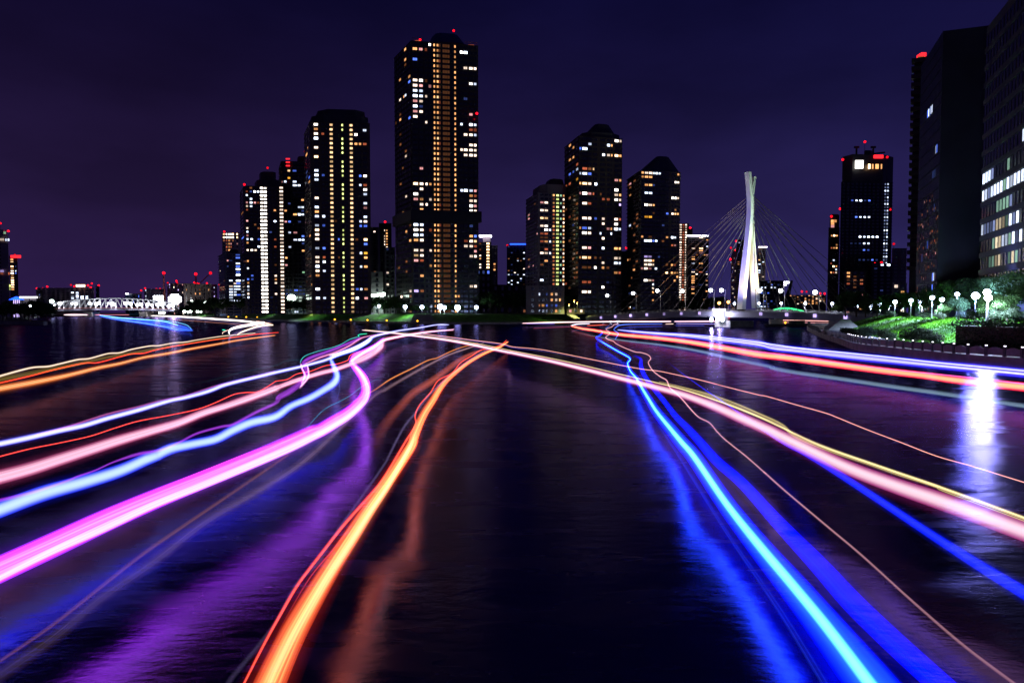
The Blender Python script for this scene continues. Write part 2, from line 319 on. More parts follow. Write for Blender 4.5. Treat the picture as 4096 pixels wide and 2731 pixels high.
# ------------------------------------------------------------ buildings
BN = [0]
def tower(label, px, py_top, D, name='residential_tower', crop=(0, 0, 1), z0=2., depth=None, ang=14, floors=None, fh=None, yb=None, cols=(), rows=(), wallm='wall_dark',
          pr=.0, pal='ooddw', group=None, cat='building', slab=.35, crown=None, fillgap=3.6, beacons=(), bays=(), ww=None, ledge=True, parent=None):
    ox, oy, s = crop
    X = lambda x: ox + x / s
    Yc = lambda y: oy + y / s
    l, c, r = [X(q) for q in px]
    top = Yc(py_top)
    C = P(c, HOR, D); C = Vector((C.x, C.y))
    a = R(ang); dr = Vector((math.cos(a), math.sin(a))); dl = Vector((-math.sin(a), math.cos(a)))
    def hit(o, d, pxx):
        k = (pxx - CX) / F / (cp); k = P(pxx, HOR, 1.0).x      # X/Y ratio
        return (k * o.y - o.x) / (d.x - k * d.y)
    wr = hit(C, dr, r); B_ = C + dr * wr
    dep = depth or 32
    def onray(pxx, Y_): q_ = P(pxx, HOR, Y_); return Vector((q_.x, q_.y))
    A_ = onray(l if l < c - .5 else c + .4, D + dep); dl = A_ - C; wl = dl.length; dl = dl.normalized()
    E_ = onray(r - .4, B_.y + dep * .9)
    foot = [(C.x, C.y), (B_.x, B_.y), (E_.x, E_.y), (A_.x, A_.y)]
    zt = zat(top, D, c)
    if parent is None:
        root = empty(name, ((C.x + E_.x) / 2, (C.y + E_.y) / 2, z0), label, cat, group)
    else: root = parent
    if floors is None: floors = max(2, int(round((zt - z0) / (fh or 3.2))))
    zb = z0 if yb is None else zat(Yc(yb), D, c)
    H = (zt - zb) / floors
    wall = MB(); wall.prism(foot, z0, zt)
    faces = []
    if l < c - .5: faces.append((A_, C))
    faces.append((C, B_))
    dark = MB(); lit = []; nl = [0]
    for fi, (p0, p1) in enumerate(faces):
        d = (p1 - p0); Lf = d.length; d.normalize(); n = Vector((d.y, -d.x)); rz = math.atan2(d.y, d.x)
        cl = []
        for q in cols:
            xm = X((q[0] + q[1]) / 2); u = hit(p0, d, xm); ua = hit(p0, d, X(q[0])); ub = hit(p0, d, X(q[1]))
            if abs(ub - ua) > 25 or not (0.3 < u < Lf - .3): continue
            hw = min((ub - ua) / 2, u - .1, Lf - u - .1)
            if fi == 0 and len(faces) == 2 and xm > c: continue
            if fi == len(faces) - 1 and len(faces) == 2 and xm < c: continue
            cl.append((u, max(.6, 2 * hw), q[2], q[3] if len(q) > 3 else 0))
        cl.sort(key=lambda t_: t_[0])
        # dark filler columns
        ed = [0.4] + sum([[q[0] - q[1] / 2, q[0] + q[1] / 2] for q in cl], []) + [Lf - .4]
        fil = []
        for i in range(0, len(ed), 2):
            g0, g1 = ed[i], ed[i + 1]
            if g1 - g0 > 2.2:
                n_ = max(1, int((g1 - g0) / fillgap)); w_ = (g1 - g0) / n_
                for k in range(n_): fil.append((g0 + (k + .5) * w_, min(ww or 2.0, w_ * .62), '', pr))
        allc = cl + fil
        allc.sort(key=lambda t_: t_[0])
        if ledge:
            for k in range(floors + 1):
                z = zb + k * H
                m0 = p0 + d * (Lf / 2) + n * (slab / 2)
                wall.box((m0.x, m0.y, z), (Lf + (.3 if slab < .6 else .0), slab, .32), rz)
            for i in range(len(allc) - 1):
                u = (allc[i][0] + allc[i][1] / 2 + allc[i + 1][0] - allc[i + 1][1] / 2) / 2
                if allc[i + 1][0] - allc[i + 1][1] / 2 - allc[i][0] - allc[i][1] / 2 > .3:
                    m0 = p0 + d * u + n * .11
                    wall.box((m0.x, m0.y, (zb + zt) / 2), (.35, .22, zt - zb), rz)
        for (u, w_, spec, prob) in allc:
            m0 = p0 + d * u + n * .07
            Dm = m0.y; litk = {}
            if isinstance(spec, str) and spec.startswith('*'):       # stair column: a code per floor, '.' = dark
                cyc = spec[1:]
                for k in range(floors): litk[k] = cyc[(floors - 1 - k) % len(cyc)]
            elif spec:
                for yy, cc in re.findall(r'(\d+)([a-zA-Z])', spec):
                    z = zat(Yc(float(yy)), Dm, c); k = int((z - zb) / H)
                    if 0 <= k < floors: litk[k] = cc
            for (ry, x0, x1, cc) in rows:
                k = int((zat(Yc(ry), Dm, c) - zb) / H); ux0, ux1 = hit(p0, d, X(x0)), hit(p0, d, X(x1))
                if 0 <= k < floors and ux0 - .5 <= u <= ux1 + .5: litk[k] = random.choice(cc)
            for k in range(floors):
                z = zb + (k + .52) * H
                code = litk.get(k)
                if code is None and prob and random.random() < prob: code = random.choice(pal)
                if code in (None, '.'):
                    dark.box((m0.x, m0.y, z), (w_ * .92, .1, H * .55), rz)
                else: lit.append((code, m0, z, w_, H, rz))
    rank = {'W': 0, 'C': 0, 'O': 0, 'w': 1, 'c': 1, 'o': 1, 'y': 1, 'g': 1}
    lit.sort(key=lambda t_: -t_[3] * (3 - rank.get(t_[0], 2)))
    for i, (code, m0, z, w_, H_, rz) in enumerate(lit[:300]):
        sp_ = 1 if w_ < 1.3 else 2 if w_ < 3 else 3
        put('window', winmesh(code, sp_), root, (m0.x, m0.y, z), rz, (w_ * .84, 1.3, H_ * .50))
    if len(lit) > 300:
        by = {}
        ks = sorted({q[0] for q in lit[300:]}); mb_ = MB()
        for (code, m0, z, w_, H_, rz) in lit[300:]: mb_.box((m0.x, m0.y, z), (w_ * .95, .12, H_ * .56), rz, mi=ks.index(code))
        mb_.build('lit_window_pane', [EM[k] for k in ks], root, kind='stuff')
    if dark.v: dark.build('dark_window_pane', M['glass'], root, kind='stuff')
    # crown: list of (inset_left_px, inset_right_px, top_px, mat, taper)
    if crown:
        for (xa, xb, ytop, ybot, m_, tx0, tx1) in crown:
            cen = (C + B_ + E_ + A_) / 4; Dc = (D + cen.y) / 2; za, zc = zat(Yc(ybot), Dc, c), zat(Yc(ytop), Dc, c); pw_ = r - l
            def ring(x0_, x1_, z):
                k_ = (X(x1_) - X(x0_)) / pw_; sh = dr * (((X(x0_) + X(x1_)) / 2 - (l + r) / 2) / F * cen.y); k_ = min(k_ * 1.16, .985)
                q_ = [cen + sh + (v_ - cen) * k_ for v_ in (C, B_, E_, A_)]; o_ = []
                for i_ in range(4):      # cut the corners
                    a_, b2 = q_[i_], q_[(i_ + 1) % 4]; o_ += [a_.lerp(b2, .2), a_.lerp(b2, .8)]
                return [(v_.x, v_.y, z) for v_ in o_]
            cb = MB(); cb.hexa(ring(xa, xb, min(za, zt) - .01), ring(tx0, tx1, zc)); cb.build('roof', M[m_], root)
    wall.build('wall', M[wallm], root)
    for (bx, by_) in beacons:
        Db = D + 2; q = P(X(bx), Yc(by_), Db)
        bb = MB(); bb.sph(q, .80 * (D / 470) ** .75, 8, 6); o = bb.build('beacon_light', EM['R'], root)
        bb = MB(); bb.bar((q.x, q.y, min(zt, q.z - 1.2)), (q.x, q.y, q.z - .8 * D / 470), .12); bb.build('beacon_mast', M['frame'], root)
    return root, dict(C=C, dr=dr, dl=dl, wl=wl, wr=wr, zt=zt, foot=foot, X=X, Y=Yc, hit=hit, D=D, z0=z0)
c2 = (850, 400, 1.7427); c3 = (1500, 80, 2.3764); c5 = (2050, 450, 1.8025); c6 = (2700, 650, 2.2729); c7 = (3250, 500, 1.65); c0 = (0, 820, 2.352)
GZ = 6.1
# main tower: columns given in crop c3 x; lists of y from both crops translated to c3 units
def c4y(s_): # crop-4 y list -> crop-3 y list
    return ' '.join('%d%s' % (round((700 + float(y) / 2.528 - 80) * 2.3764), k) for y, k in re.findall(r'(\d+)([a-zA-Z])', s_))
T0, g0 = tower('tallest dark tower of the skyline, thin amber window columns and a dark ring', (200, 361, 985), 200, 470, crop=c3, z0=GZ, ang=11.5, floors=53, wallm='wall_dark', fillgap=3.2, pr=.012, cols=[
    (225, 240, '', .02), (245, 262, '', .10), (268, 282, '', .05), (295, 312, '375o 420d 702c', .12), (330, 350, '612b 950b', .08),
    (370, 418, '300o 400b 587w 633w 682c 728C 778p 828C 872p 917w 1535O ' + c4y('168W 222p 375o 425a 475l 522C 575W 625C 677o 778w 828y 880p 1185l')),
    (430, 468, '300p 587W 633p 682c 730c 780w 825e 872w 1395p 1540w ' + c4y('168w 222o 273w 330o 425a 475w 525c 577w 625c 677w 778w 828w 880r 1030o 1185d')),
    (486, 508, '262W 305r 595d 735w 972w ' + c4y('75w 275w 480e')), (520, 545, '262W 650p ' + c4y('75o 275w 480c 578r 785w 935o')),
    (566, 582, '*o'), (596, 615, '*ooyo'), (617, 632, '*kdkr'), (652, 672, '*k'), (673, 696, '*dkdd'), (698, 718, '*kkdk'), (760, 777, '*o'),
    (815, 840, '298W 998c 1235w ' + c4y('145c')), (846, 886, '292C 437w 765e 1092w 1235w 1280w ' + c4y('140C 740w 685r')),
    (898, 935, '440w 632W 910p 1000C 1050r 1097w 1192w 1238w 1282w ' + c4y('150c 200o 250w 290W 345W 395o 540e 595o 645o 695w 745w 797W 847w 1130w')),
    (942, 970, '447w 635c 1005c 1050r 1100c 1195w 1242w 1287w ' + c4y('150p 200r 250w 300p 350w 398o 597b 648w 695y 745r 797p 847w 1140w'))],
    crown=[(470, 862, 200, 215, 'roof', 480, 855), (470, 862, 95, 200, 'wall_blue', 535, 745)], beacons=[(748, 104), (428, 190), (968, 890)])
X_, Y_ = g0['X'], g0['Y']
def ring_block(root, g, ya, yb, out, m, name):   # band round a tower between two crop heights
    C, dr, dl = g['C'], g['dr'], g['dl']; za, zb = zat(Y_(yb), g['D'], 1651), zat(Y_(ya), g['D'], 1651)
    pts = [C - dr * out - dl * out, C + dr * (g['wr'] + out) - dl * out, C + dr * (g['wr'] + out) + dl * (g['wl'] + out), C - dr * out + dl * (g['wl'] + out)]
    b_ = MB(); b_.prism([(p.x, p.y) for p in pts], za, zb)
    return b_.build(name, M[m], root)
ring_block(T0, g0, (700 + 352 / 2.528 - 80) * 2.3764, (700 + 465 / 2.528 - 80) * 2.3764, 1.6, 'wall_black', 'mechanical_floor')
# roof rail with red glow at both shoulders
for (xa, xb) in ((370, 470), (865, 975)):
    ua, ub = g0['hit'](g0['C'], g0['dr'], X_(xa)), g0['hit'](g0['C'], g0['dr'], X_(xb)); z = g0['zt']
    b_ = MB(); p0 = g0['C'] + g0['dr'] * ua; p1 = g0['C'] + g0['dr'] * ub
    for k in range(9):
        q = p0.lerp(p1, k / 8); b_.bar((q.x, q.y, z), (q.x, q.y, z + 2.2), .10)
    b_.bar((p0.x, p0.y, z + 2.2), (p1.x, p1.y, z + 2.2), .1); b_.build('roof_railing', M['crane'], T0)
    b_ = MB(); b_.box(((p0.x + p1.x) / 2, (p0.y + p1.y) / 2 + .5, z + .5), ((p1 - p0).length * .5, .3, .5)); b_.build('roof_light', EM['r'], T0)
# L3
T3, g3 = tower('broad dark tower with two long columns of amber windows, beside the tallest', (655, 698, 1108), 155, 440, crop=c2, z0=GZ, ang=6, floors=42, wallm='wall_brown', fillgap=3.4, pr=.01, cols=[
    (664, 676, '495e 540e', .03), (682, 692, '540b 1055e', .04),
    (720, 752, '165W 198o 228w 258C 320w 408O 500c 530C 560c 683w 742c 773o 805c 860c 893O 925w 958w 1020b 1047c 1107w 1137w 1167C 1197w 1228o 1318C 1380c'), (772, 794, '228r 535b 860b 1043b 1107r 1135C 1198c 1380c 802C'),
    (829, 853, '*y'), (880, 892, '960b 1110d'), (911, 924, '*gg.gg'), (967, 990, '*y'), (1000, 1022, '240W 303o 1320b 1385C 965d'), (1030, 1048, '303o 517b 607c 847c 880b 1057c 1170c 1320c'),
    (1058, 1086, '222c 312r 517W 607r 637W 665c 728c 760p 820c 850w 880b 967O 997b 1057a 1085o 1147o 1175o 1322o 1385p')],
    crown=[(700, 1070, 120, 155, 'roof', 705, 1066), (735, 1060, 76, 121, 'roof', 745, 1045)])
T1, g1 = tower('dark tower with a bright white double column of windows and a roof box', (205, 238, 470), 600, 500, crop=c2, z0=GZ, ang=8, floors=35, wallm='wall_brown', fillgap=3.2, pr=.03, pal='debk', cols=[
    (212, 228, '', .05), (245, 260, '635r 660c 705p 730o 752w 775r 847p 892w 915c 938p 962c 985c 1008o 1053w 1123o 1170c 1240b 1285o 1308c 1330c 1355w 1378c'), (272, 291, '615d 638e 683c 707C 752c 962c 1053W 1220b 1240b'),
    (299, 316, '638C 707p 870d 1055w'), (322, 339, '638C 707r 892d 962b 1010C'), (344, 366, '*W'), (368, 391, '*W'), (436, 454, '760o 853C 965r 1030r 1150d 1220w 1245o 1268w 1360w')],
    crown=[(312, 465, 555, 600, 'roof', 312, 465), (340, 441, 495, 556, 'roof', 340, 441)], beacons=[(222, 590), (384, 474)])
T1b, _ = tower('slim tower wing with one white ladder of windows beside the bright double column', (470, 470, 508), 600, 503, crop=c2, z0=GZ, ang=4, depth=22, floors=35, wallm='wall_brown', cols=[(477, 505, '*w')], name='tower_wing')
T2, g2 = tower('dark blue balcony tower between the white-column and amber-column towers', (482, 500, 660), 430, 530, crop=c2, z0=GZ, ang=4, floors=42, wallm='wall_dark', slab=1.0, fillgap=3.4, pr=.09, pal='ccdeoodpeb', cols=[
    (536, 556, '498O 555a 917c 1020c', .08), (570, 600, '505b 573c 917p 970c', .10), (604, 626, '585C 742c 795C 850e 970c', .14), (628, 648, '687o 740C 795c 1205G', .12)],
    rows=[(1318, 515, 560, 'e'), (1340, 510, 650, 'e'), (1318, 600, 650, 'e')], crown=[(600, 658, 386, 430, 'wall_dark', 605, 658)], beacons=[(645, 362)])
b_ = MB(); q = P(850 + 527 / 1.7427, 400 + 440 / 1.7427, 529.5)
for k in range(3): b_.box((q.x, q.y - .6, q.z + 3 - 2.6 * k), (3, .2, .9))
b_.build('roof_light', EM['redsign'], T2)
Ti, _ = tower('low grey apartment block with blue-lit stair landings at the left end of the skyline', (50, 92, 205), 1070, 560, crop=c2, z0=4, ang=6, floors=22, wallm='wall_grey', slab=1.0, fillgap=3.4, pr=.01, cols=[
    (118, 146, '1265c 1290w 1312c 1335c 1357c 1380c 1400c 1120e'), (150, 172, '1278w 1300c 1325c 1345c 1368c 1390c'), (166, 200, '1080b 1105b 1140C 1160b 1182C 1200b 1222C 1255C 1280b 1305c 1325c 1365b 1390c'), (86, 98, '1120o'), (106, 118, '1122p 1160e')],
    crown=[(90, 180, 1040, 1070, 'wall_dark', 120, 175)], name='apartment_block')
Th, _ = tower('distant pink-lit tower with a glowing band round its top floor', (75, 75, 206), 925, 900, crop=c2, z0=3, ang=0, depth=40, floors=16, yb=1280, wallm='wall_mauve', fillgap=5, pr=.25, pal='pkkr', rows=[(935, 75, 206, 'OW'), (950, 75, 206, 'OW')], cols=[(118, 132, '*o'), (144, 158, '', .5), (82, 96, '', .35)], beacons=[(82, 918)])
# between L3 and main
Tm, _ = tower('mid-size dark tower behind, with one amber ladder of windows left of the tallest tower', (1165, 1165, 1252), 860, 560, crop=c2, z0=GZ, ang=4, depth=26, floors=32, wallm='wall_black', fillgap=4, cols=[(1201, 1207, '905w 940w 965w 985w 1005w'), (1212, 1226, '905o 922o 938o 955o 970o 987o 1002o 1015o 1035w')], beacons=[(1203, 850)])
Tm2, _ = tower('grey stepped apartment tower partly hidden between two big towers, faint windows', (1104, 1104, 1164), 888, 575, crop=c2, z0=GZ, ang=3, depth=24, floors=30, wallm='wall_dark', slab=.8, fillgap=3.4, pr=.16, pal='wdcke', name='apartment_block')
Tm3, _ = tower('grey balcony block hugging the left foot of the tallest tower', (1203, 1203, 1276), 1028, 520, crop=c2, z0=GZ, ang=3, depth=22, floors=17, wallm='wall_grey', slab=1.0, fillgap=3.2, pr=.12, pal='dkeew', name='apartment_block')
Tm4, _ = tower('small pale gabled house-like block below the mid-size towers', (1108, 1108, 1190), 1200, 505, crop=c2, z0=GZ, ang=3, depth=18, floors=8, wallm='wall_grey', fillgap=5, pr=.05, pal='w', name='apartment_block')
# right of the main tower
c4 = (1500, 700, 2.528)
To, _ = tower('slim tower with white roof cap and one blazing cream stair column', (1028, 1028, 1178), 680, 600, crop=c4, z0=GZ, ang=3, depth=26, floors=24, wallm='wall_dark', slab=.8, fillgap=4, pr=.10, pal='ookd', cols=[(1030, 1048, '815o 840w 860o 905y 928y 748r'), (1054, 1076, '815w 860o 905w 928w 708d 748r'), (1127, 1160, '690O 705O 722O 740O 755O 770O 788O 805O 822O 838O 855O 870O 888O 905O 920O 938O')])
b_ = MB(); q0, q1 = P(1500 + 1052 / 2.528, 943, 596), P(1500 + 1178 / 2.528, 943, 596); b_.box(((q0.x + q1.x) / 2, 600, q0.z), (q1.x - q0.x, 10, 1.1)); b_.build('roof_cap', EM['strip'], To)
b_ = MB(); b_.box(((q0.x + q1.x) / 2 + 1, 606, (q0.z + _['zt']) / 2), ((q1.x - q0.x) * .6, 10, q0.z - _['zt'])); b_.build('roof_lantern', M['wall_mauve'], To)
To2, _ = tower('stepped balcony wing on the right of the cream stair column', (1178, 1178, 1240), 715, 610, crop=c4, z0=GZ, ang=3, depth=22, floors=24, wallm='wall_grey', slab=1.1, fillgap=4, pr=.14, pal='wodr', name='apartment_block')
Tq, _ = tower('low dark podium building with a row of blue-lit windows under the cream stair column', (1020, 1020, 1176), 952, 560, crop=c4, z0=GZ, ang=3, depth=26, floors=7, wallm='wall_black', fillgap=3, rows=[(1000, 1020, 1176, 'ebe')], name='podium_building', ledge=False)
Tp, _ = tower('dark tower with a bright blue light line along its roof', (1333, 1333, 1525), 716, 720, crop=c4, z0=GZ, ang=2, depth=34, floors=34, wallm='wall_dark', fillgap=3.2, pr=.15, pal='cwccdeek', beacons=[(1338, 712)])
b_ = MB(); q0, q1 = P(2040, 981, 719), P(2104, 981, 719); b_.box(((q0.x + q1.x) / 2, 718, q0.z + 1), (q1.x - q0.x, .6, 1.2)); b_.build('roof_light_line', EM['stripb'], Tp)
Tq2, _ = tower('long low unlit hall behind the trees, left of the lime-lit tower', (1180, 1180, 1540), 1110, 520, crop=c4, z0=GZ, ang=2, depth=20, floors=4, wallm='wall_dark', fillgap=5, name='low_hall')
R1, gr1 = tower('shorter tower with a lime-yellow column of lit balconies and a dark green roof', (97, 182, 375), 578, 465, crop=c5, z0=GZ, ang=16, floors=24, yb=1250, wallm='wall_grey', fillgap=2.6, pr=.012, pal='dp', cols=[
    (112, 124, '', .06), (134, 146, '', .05), (155, 166, '', .04), (176, 192, '660o 718W 775y 945r 1000r 1195w'), (197, 224, '640e 660p 718w 775y 830w 885r 912d 940r 1000r 1025w 1085d 1195C'), (228, 255, '660w 718w 775y 830W 858W 885r 912d 940o 1000r 1025w 1083o'), (263, 276, '858c 940c 1028c'),
    (288, 302, '*or'), (312, 333, '*g'), (340, 352, '*G.'), (360, 372, '*ow')], crown=[(147, 374, 528, 580, 'wall_grey', 150, 374), (185, 374, 471, 530, 'roof', 238, 342)])
Rp, _ = tower('podium of the lime-column tower with tall warm shop windows at the foot', (97, 97, 372), 1250, 440, crop=c5, z0=GZ, ang=4, depth=22, floors=5, wallm='wall_grey', fillgap=5, name='podium_building', cols=[(188, 200, '1300c'), (240, 254, '1305e'), (274, 292, '1302o 1345o'), (306, 324, '1302w 1345w'), (336, 346, '1345o')], rows=[(1385, 175, 240, 'ook'), (1385, 250, 320, 'gbe'), (1420, 290, 350, 'oG')])
Rs, _ = tower('low row of small lit shops at ground level beside the lime-column podium', (64, 64, 178), 1412, 452, crop=c5, z0=GZ, ang=2, depth=10, floors=1, wallm='wall_brown', fillgap=2.6, ww=1.7, pr=.7, pal='owkrw', name='shop_row', ledge=False)
Rs2, _ = tower('second low row of lit shops, at the foot of the sloping-crown tower', (392, 392, 520), 1412, 446, crop=c5, z0=GZ, ang=2, depth=10, floors=1, wallm='wall_brown', fillgap=2.8, ww=1.9, pr=.75, pal='pwokw', name='shop_row', ledge=False)
R2, gr2 = tower('tall dark tower with a sloping crown and scattered bright corner windows', (372, 474, 783), 170, 450, crop=c5, z0=GZ, ang=15, floors=36, wallm='wall_dark', fillgap=2.8, pr=.02, pal='ddrk', cols=[
    (379, 391, '', .14), (403, 418, '245o 350o 445b 770r', .18), (430, 441, '245o 342o 435b 800e', .15), (455, 470, '358r 425c 480a', .18),
    (478, 492, '245b 425p 445c 510o 600p 850o 1045o'), (497, 536, '168O 245C 412r 445c 508O 570w 600W 665w 757w 823b 855y 885W 978w 1040O 1105d 1230r 1295w'), (540, 565, '172o 245c 415d 447b 508w 570w 603p 665r 760w 823c 855w 885w 980p 1043o 1107d 1232r 1295w'),
    (573, 585, '175d 415y 590r'), (586, 605, '510C 765b 1105W 1045d'), (625, 638, '890C 1045d 605d'), (640, 661, '320C 640r 765w 798w 920w 985C 1078w 1110o 1265W'), (674, 697, '222C 320w 640r 828p 1115d 1235e'), (703, 714, '225o 325o 860c 828o'),
    (728, 757, '183O 222W 325O 488p 577W 610w 642W 767w 798W 830C 983o 1045w 1078C 1140o 1170o'), (762, 778, '187o 225w 325o 490o 580o 612o 645w 680l 770r 833c 985o 1050w 1080c 1172r')],
    crown=[(447, 737, 150, 172, 'roof', 450, 734), (447, 737, 66, 150, 'roof', 558, 660)])
R3, gr3 = tower('rounder dark tower under a hipped roof with a lit top row', (822, 920, 1200), 420, 440, crop=c5, z0=GZ, ang=14, floors=36, wallm='wall_dark', slab=.9, fillgap=2.8, pr=.03, pal='ddkeo', cols=[
    (836, 850, '525p 825c', .14), (866, 882, '', .14), (886, 902, '', .16), (922, 939, '423o 450o 885o 1118p'), (944, 972, '420O 450w 476o 525o 578c 655W 760a 938C 1045l 1068w 1092w 1118w 1222W'), (974, 1001, '420O 450w 476o 525o 578c 655w 760a 938C 885d 1045l 1068w 1092w 1118p 1222w'),
    (1004, 1018, '420w 525e 655o 733d 938b 1070o 1092w 1222p 1245c 1272w 1300o 1350o 448c'), (1022, 1040, '420w 448C 938C 1140C'), (1044, 1060, '420o 448c 1045e'), (1100, 1118, '738b 890o 1145O 1110d'),
    (1138, 1155, '428r 610W 740w 890C 945p 968r 1097o 1145c 1170o'), (1160, 1174, '430r 508W 610W 690o 740O 890C 945w 968p 1097r 1147o 1170o 1200o'), (1178, 1192, '455o 508w 612w 742o 1147o 1172o')],
    crown=[(846, 1190, 302, 422, 'roof', 1000, 1092)])
Tw, _ = tower('thin dark tower slotted between the sloping-crown and hipped-roof towers', (775, 775, 824), 1002, 560, crop=c5, z0=GZ, ang=2, depth=24, floors=24, wallm='wall_black', pr=.06, pal='yde', beacons=[(820, 976)])
Tu, _ = tower('slim tower with twin ladders of warm windows, right of the hipped-roof tower', (1194, 1194, 1266), 802, 600, crop=c5, z0=GZ, ang=0, depth=26, floors=36, wallm='wall_black', fillgap=6, cols=[(1197, 1215, '*w'), (1219, 1234, '*r'), (1238, 1251, '*w')])
Tu2, _ = tower('sliver of dark tower with a red beacon behind the twin ladder tower', (1262, 1262, 1292), 838, 640, crop=c5, z0=GZ, ang=0, depth=20, floors=30, wallm='wall_black', pr=.15, pal='cwd', beacons=[(1281, 832)])
Tv, gv = tower('round-fronted tower with a white lit roof rim, left of the white pylon', (1250, 1262, 1410), 895, 560, crop=c5, z0=GZ, ang=6, floors=36, wallm='wall_dark', slab=.8, fillgap=3.4, pr=.10, pal='owdekr', cols=[(1286, 1312, '987w 1035o 1055o 1095c 1155w 1180o 1212o 1225o 1262p', .08), (1338, 1370, '975O 1000o 1012p 1090W 1085o 1145r 1250e', .08), (1390, 1405, '965c 1035p 1150e 1170w 1210o 1240w 1290o', .12)], beacons=[(1300, 890), (1316, 1052)])
b_ = MB(); q0, q1 = P(2745, 944, 558), P(2832, 944, 558); b_.box(((q0.x + q1.x) / 2, 556.5, q0.z), (q1.x - q0.x, 1.5, 1.0), R(6)); b_.build('roof_rim_light', EM['strip'], Tv)
# behind the pylon
Tx, _ = tower('left one of the paired dark towers behind the pylon, with red beacons', (503, 545, 640), 775, 620, crop=c6, z0=GZ, ang=4, floors=30, wallm='wall_brown', fillgap=3, pr=.16, pal='kodwc', beacons=[(508, 775), (502, 880), (553, 797)])
Tx1, _ = tower('taller core rising behind the left legs of the white bridge pylon', (553, 553, 640), 700, 640, crop=c6, z0=GZ, ang=2, depth=20, floors=34, wallm='wall_black', pr=.10, pal='kodwc', beacons=[(557, 716)])
Tx2, _ = tower('right one of the paired dark towers behind the pylon, white light on its roof', (740, 740, 816), 762, 620, crop=c6, z0=GZ, ang=2, depth=26, floors=32, wallm='wall_brown', fillgap=3, pr=.24, pal='owckd', beacons=[(818, 768), (805, 874)])
b_ = MB(); q = P(2700 + 797 / 2.2729, 650 + 769 / 2.2729, 618); b_.box(q, (8, 1, 1.0)); b_.build('roof_light', EM['strip'], Tx2)
Ty, _ = tower('blue-grey office block with bands of cold lit windows right of the pylon legs', (766, 766, 985), 1075, 560, crop=c6, z0=4, ang=0, depth=30, floors=13, wallm='wall_office', fillgap=2.6, pr=.10, pal='ebee', rows=[(1140, 766, 810, 'c'), (1195, 785, 835, 'cb'), (1175, 800, 860, 'be'), (1250, 800, 830, 'b'), (1285, 770, 850, 'ce'), (1305, 780, 850, 'ce'), (1145, 870, 900, 'c')], name='office_block')
Ty1, gy1 = tower('small office tower topped by a glowing white disc, right of the pylon', (905, 905, 985), 1128, 600, crop=c6, z0=4, ang=0, depth=20, floors=12, wallm='wall_grey', fillgap=4, pr=.12, pal='cwk', name='office_tower')
b_ = MB(); q = P(2700 + 942 / 2.2729, 650 + 1108 / 2.2729, 606)
for k in range(3): b_.prism([(q.x + (4.5 + 2.2 * k) * math.cos(t), 606 + (4.5 + 2.2 * k) * math.sin(t)) for t in [i * math.pi / 6 for i in range(12)]], q.z - 3 + 1.9 * k, q.z - 1.4 + 1.9 * k)
b_.build('roof_disc', EM['strip'], Ty1)
Tz0, _ = tower('long low apartment block lit with rows of pink-white windows under red roof beacons', (995, 995, 1372), 1205, 800, crop=c6, z0=4, ang=0, depth=20, floors=7, yb=1290, wallm='wall_brown', fillgap=4.0, ww=2.4, pr=.62, pal='oowk', beacons=[(1155, 1172), (1196, 1174), (1276, 1190), (1320, 1190), (1360, 1192)], name='apartment_block')
# tower Z group
Z, gz = tower('stepped blue-black office tower with red beacons and one glowing panel near the top', (172, 172, 510), 378, 430, crop=c7, z0=GZ, ang=3, depth=40, floors=40, wallm='wall_black', fillgap=2.6, ww=1.6, pr=.012, pal='eb', cols=[(457, 467, '*qqcq'), (474, 484, '*cq')],
    rows=[(495, 258, 325, 'C'), (498, 330, 366, 'be'), (598, 303, 366, 'cb'), (748, 300, 410, 'cC'), (790, 235, 370, 'ecc'), (830, 318, 372, 'cb'), (897, 280, 412, 'be'), (575, 340, 352, 'C')],
    crown=[(197, 490, 215, 378, 'wall_black', 197, 490), (278, 405, 190, 215, 'wall_black', 278, 405), (320, 368, 150, 190, 'wall_black', 322, 366)],
    beacons=[(200, 229), (346, 112), (418, 205), (493, 213), (183, 554), (372, 541), (512, 558)], name='office_tower')
b_ = MB()
za, zb = P(3430, 638, 426), P(3461, 671, 426); b_.box(((za.x + zb.x) / 2, 428.6, (za.z + zb.z) / 2), (zb.x - za.x, .8, za.z - zb.z)); b_.build('lit_panel', EM['facade_glow'], Z)
for i, (xa, w_) in enumerate(((374, 14), (399, 10), (422, 22), (458, 8))):
    q = P(3250 + (xa + w_ / 2) / 1.65, 500 + 272 / 1.65, 428.2); put('window', winmesh('Oooo'[i], 2), Z, (q.x, q.y + 1.2, q.z), R(3), (w_ / 1.65 * 430 / F, 1, 3.2))
b_ = MB(); q0, q1 = P(3250 + 405 / 1.65, 627, 431), P(3250 + 465 / 1.65, 627, 431); b_.box(((q0.x + q1.x) / 2, 431, q0.z), (q1.x - q0.x, 1, 2)); b_.build('red_roof_light', EM['redsign'], Z)
b_ = MB()
for xa in (290, 400): q = P(3250 + xa / 1.65, 500 + 200 / 1.65, 436); b_.bar((q.x, q.y, q.z - 8), (q.x, q.y, q.z + 5), .6); b_.box((q.x, q.y, q.z + 5), (3, 1, 1.2))
q0 = P(3250 + 405 / 1.65, 500 + 190 / 1.65, 436); q1 = P(3250 + 478 / 1.65, 500 + 182 / 1.65, 436); b_.bar(q0, q1, .5)
b_.build('roof_gantry', M['frame'], Z)
Z2, _ = tower('slim block with orange windows under a big red beacon beside the stepped tower', (95, 95, 168), 680, 445, crop=c7, z0=GZ, ang=2, depth=26, floors=28, wallm='wall_dark', fillgap=3, pr=.08, pal='odcp', cols=[(112, 122, '723o 805r 920r 980o'), (126, 140, '723O 805o 820o 932O 978r 885c'), (144, 156, '723o 800o 820o 932o 962c 975w')], crown=[(106, 160, 595, 680, 'wall_dark', 106, 160)], beacons=[(125, 604)], name='office_block')
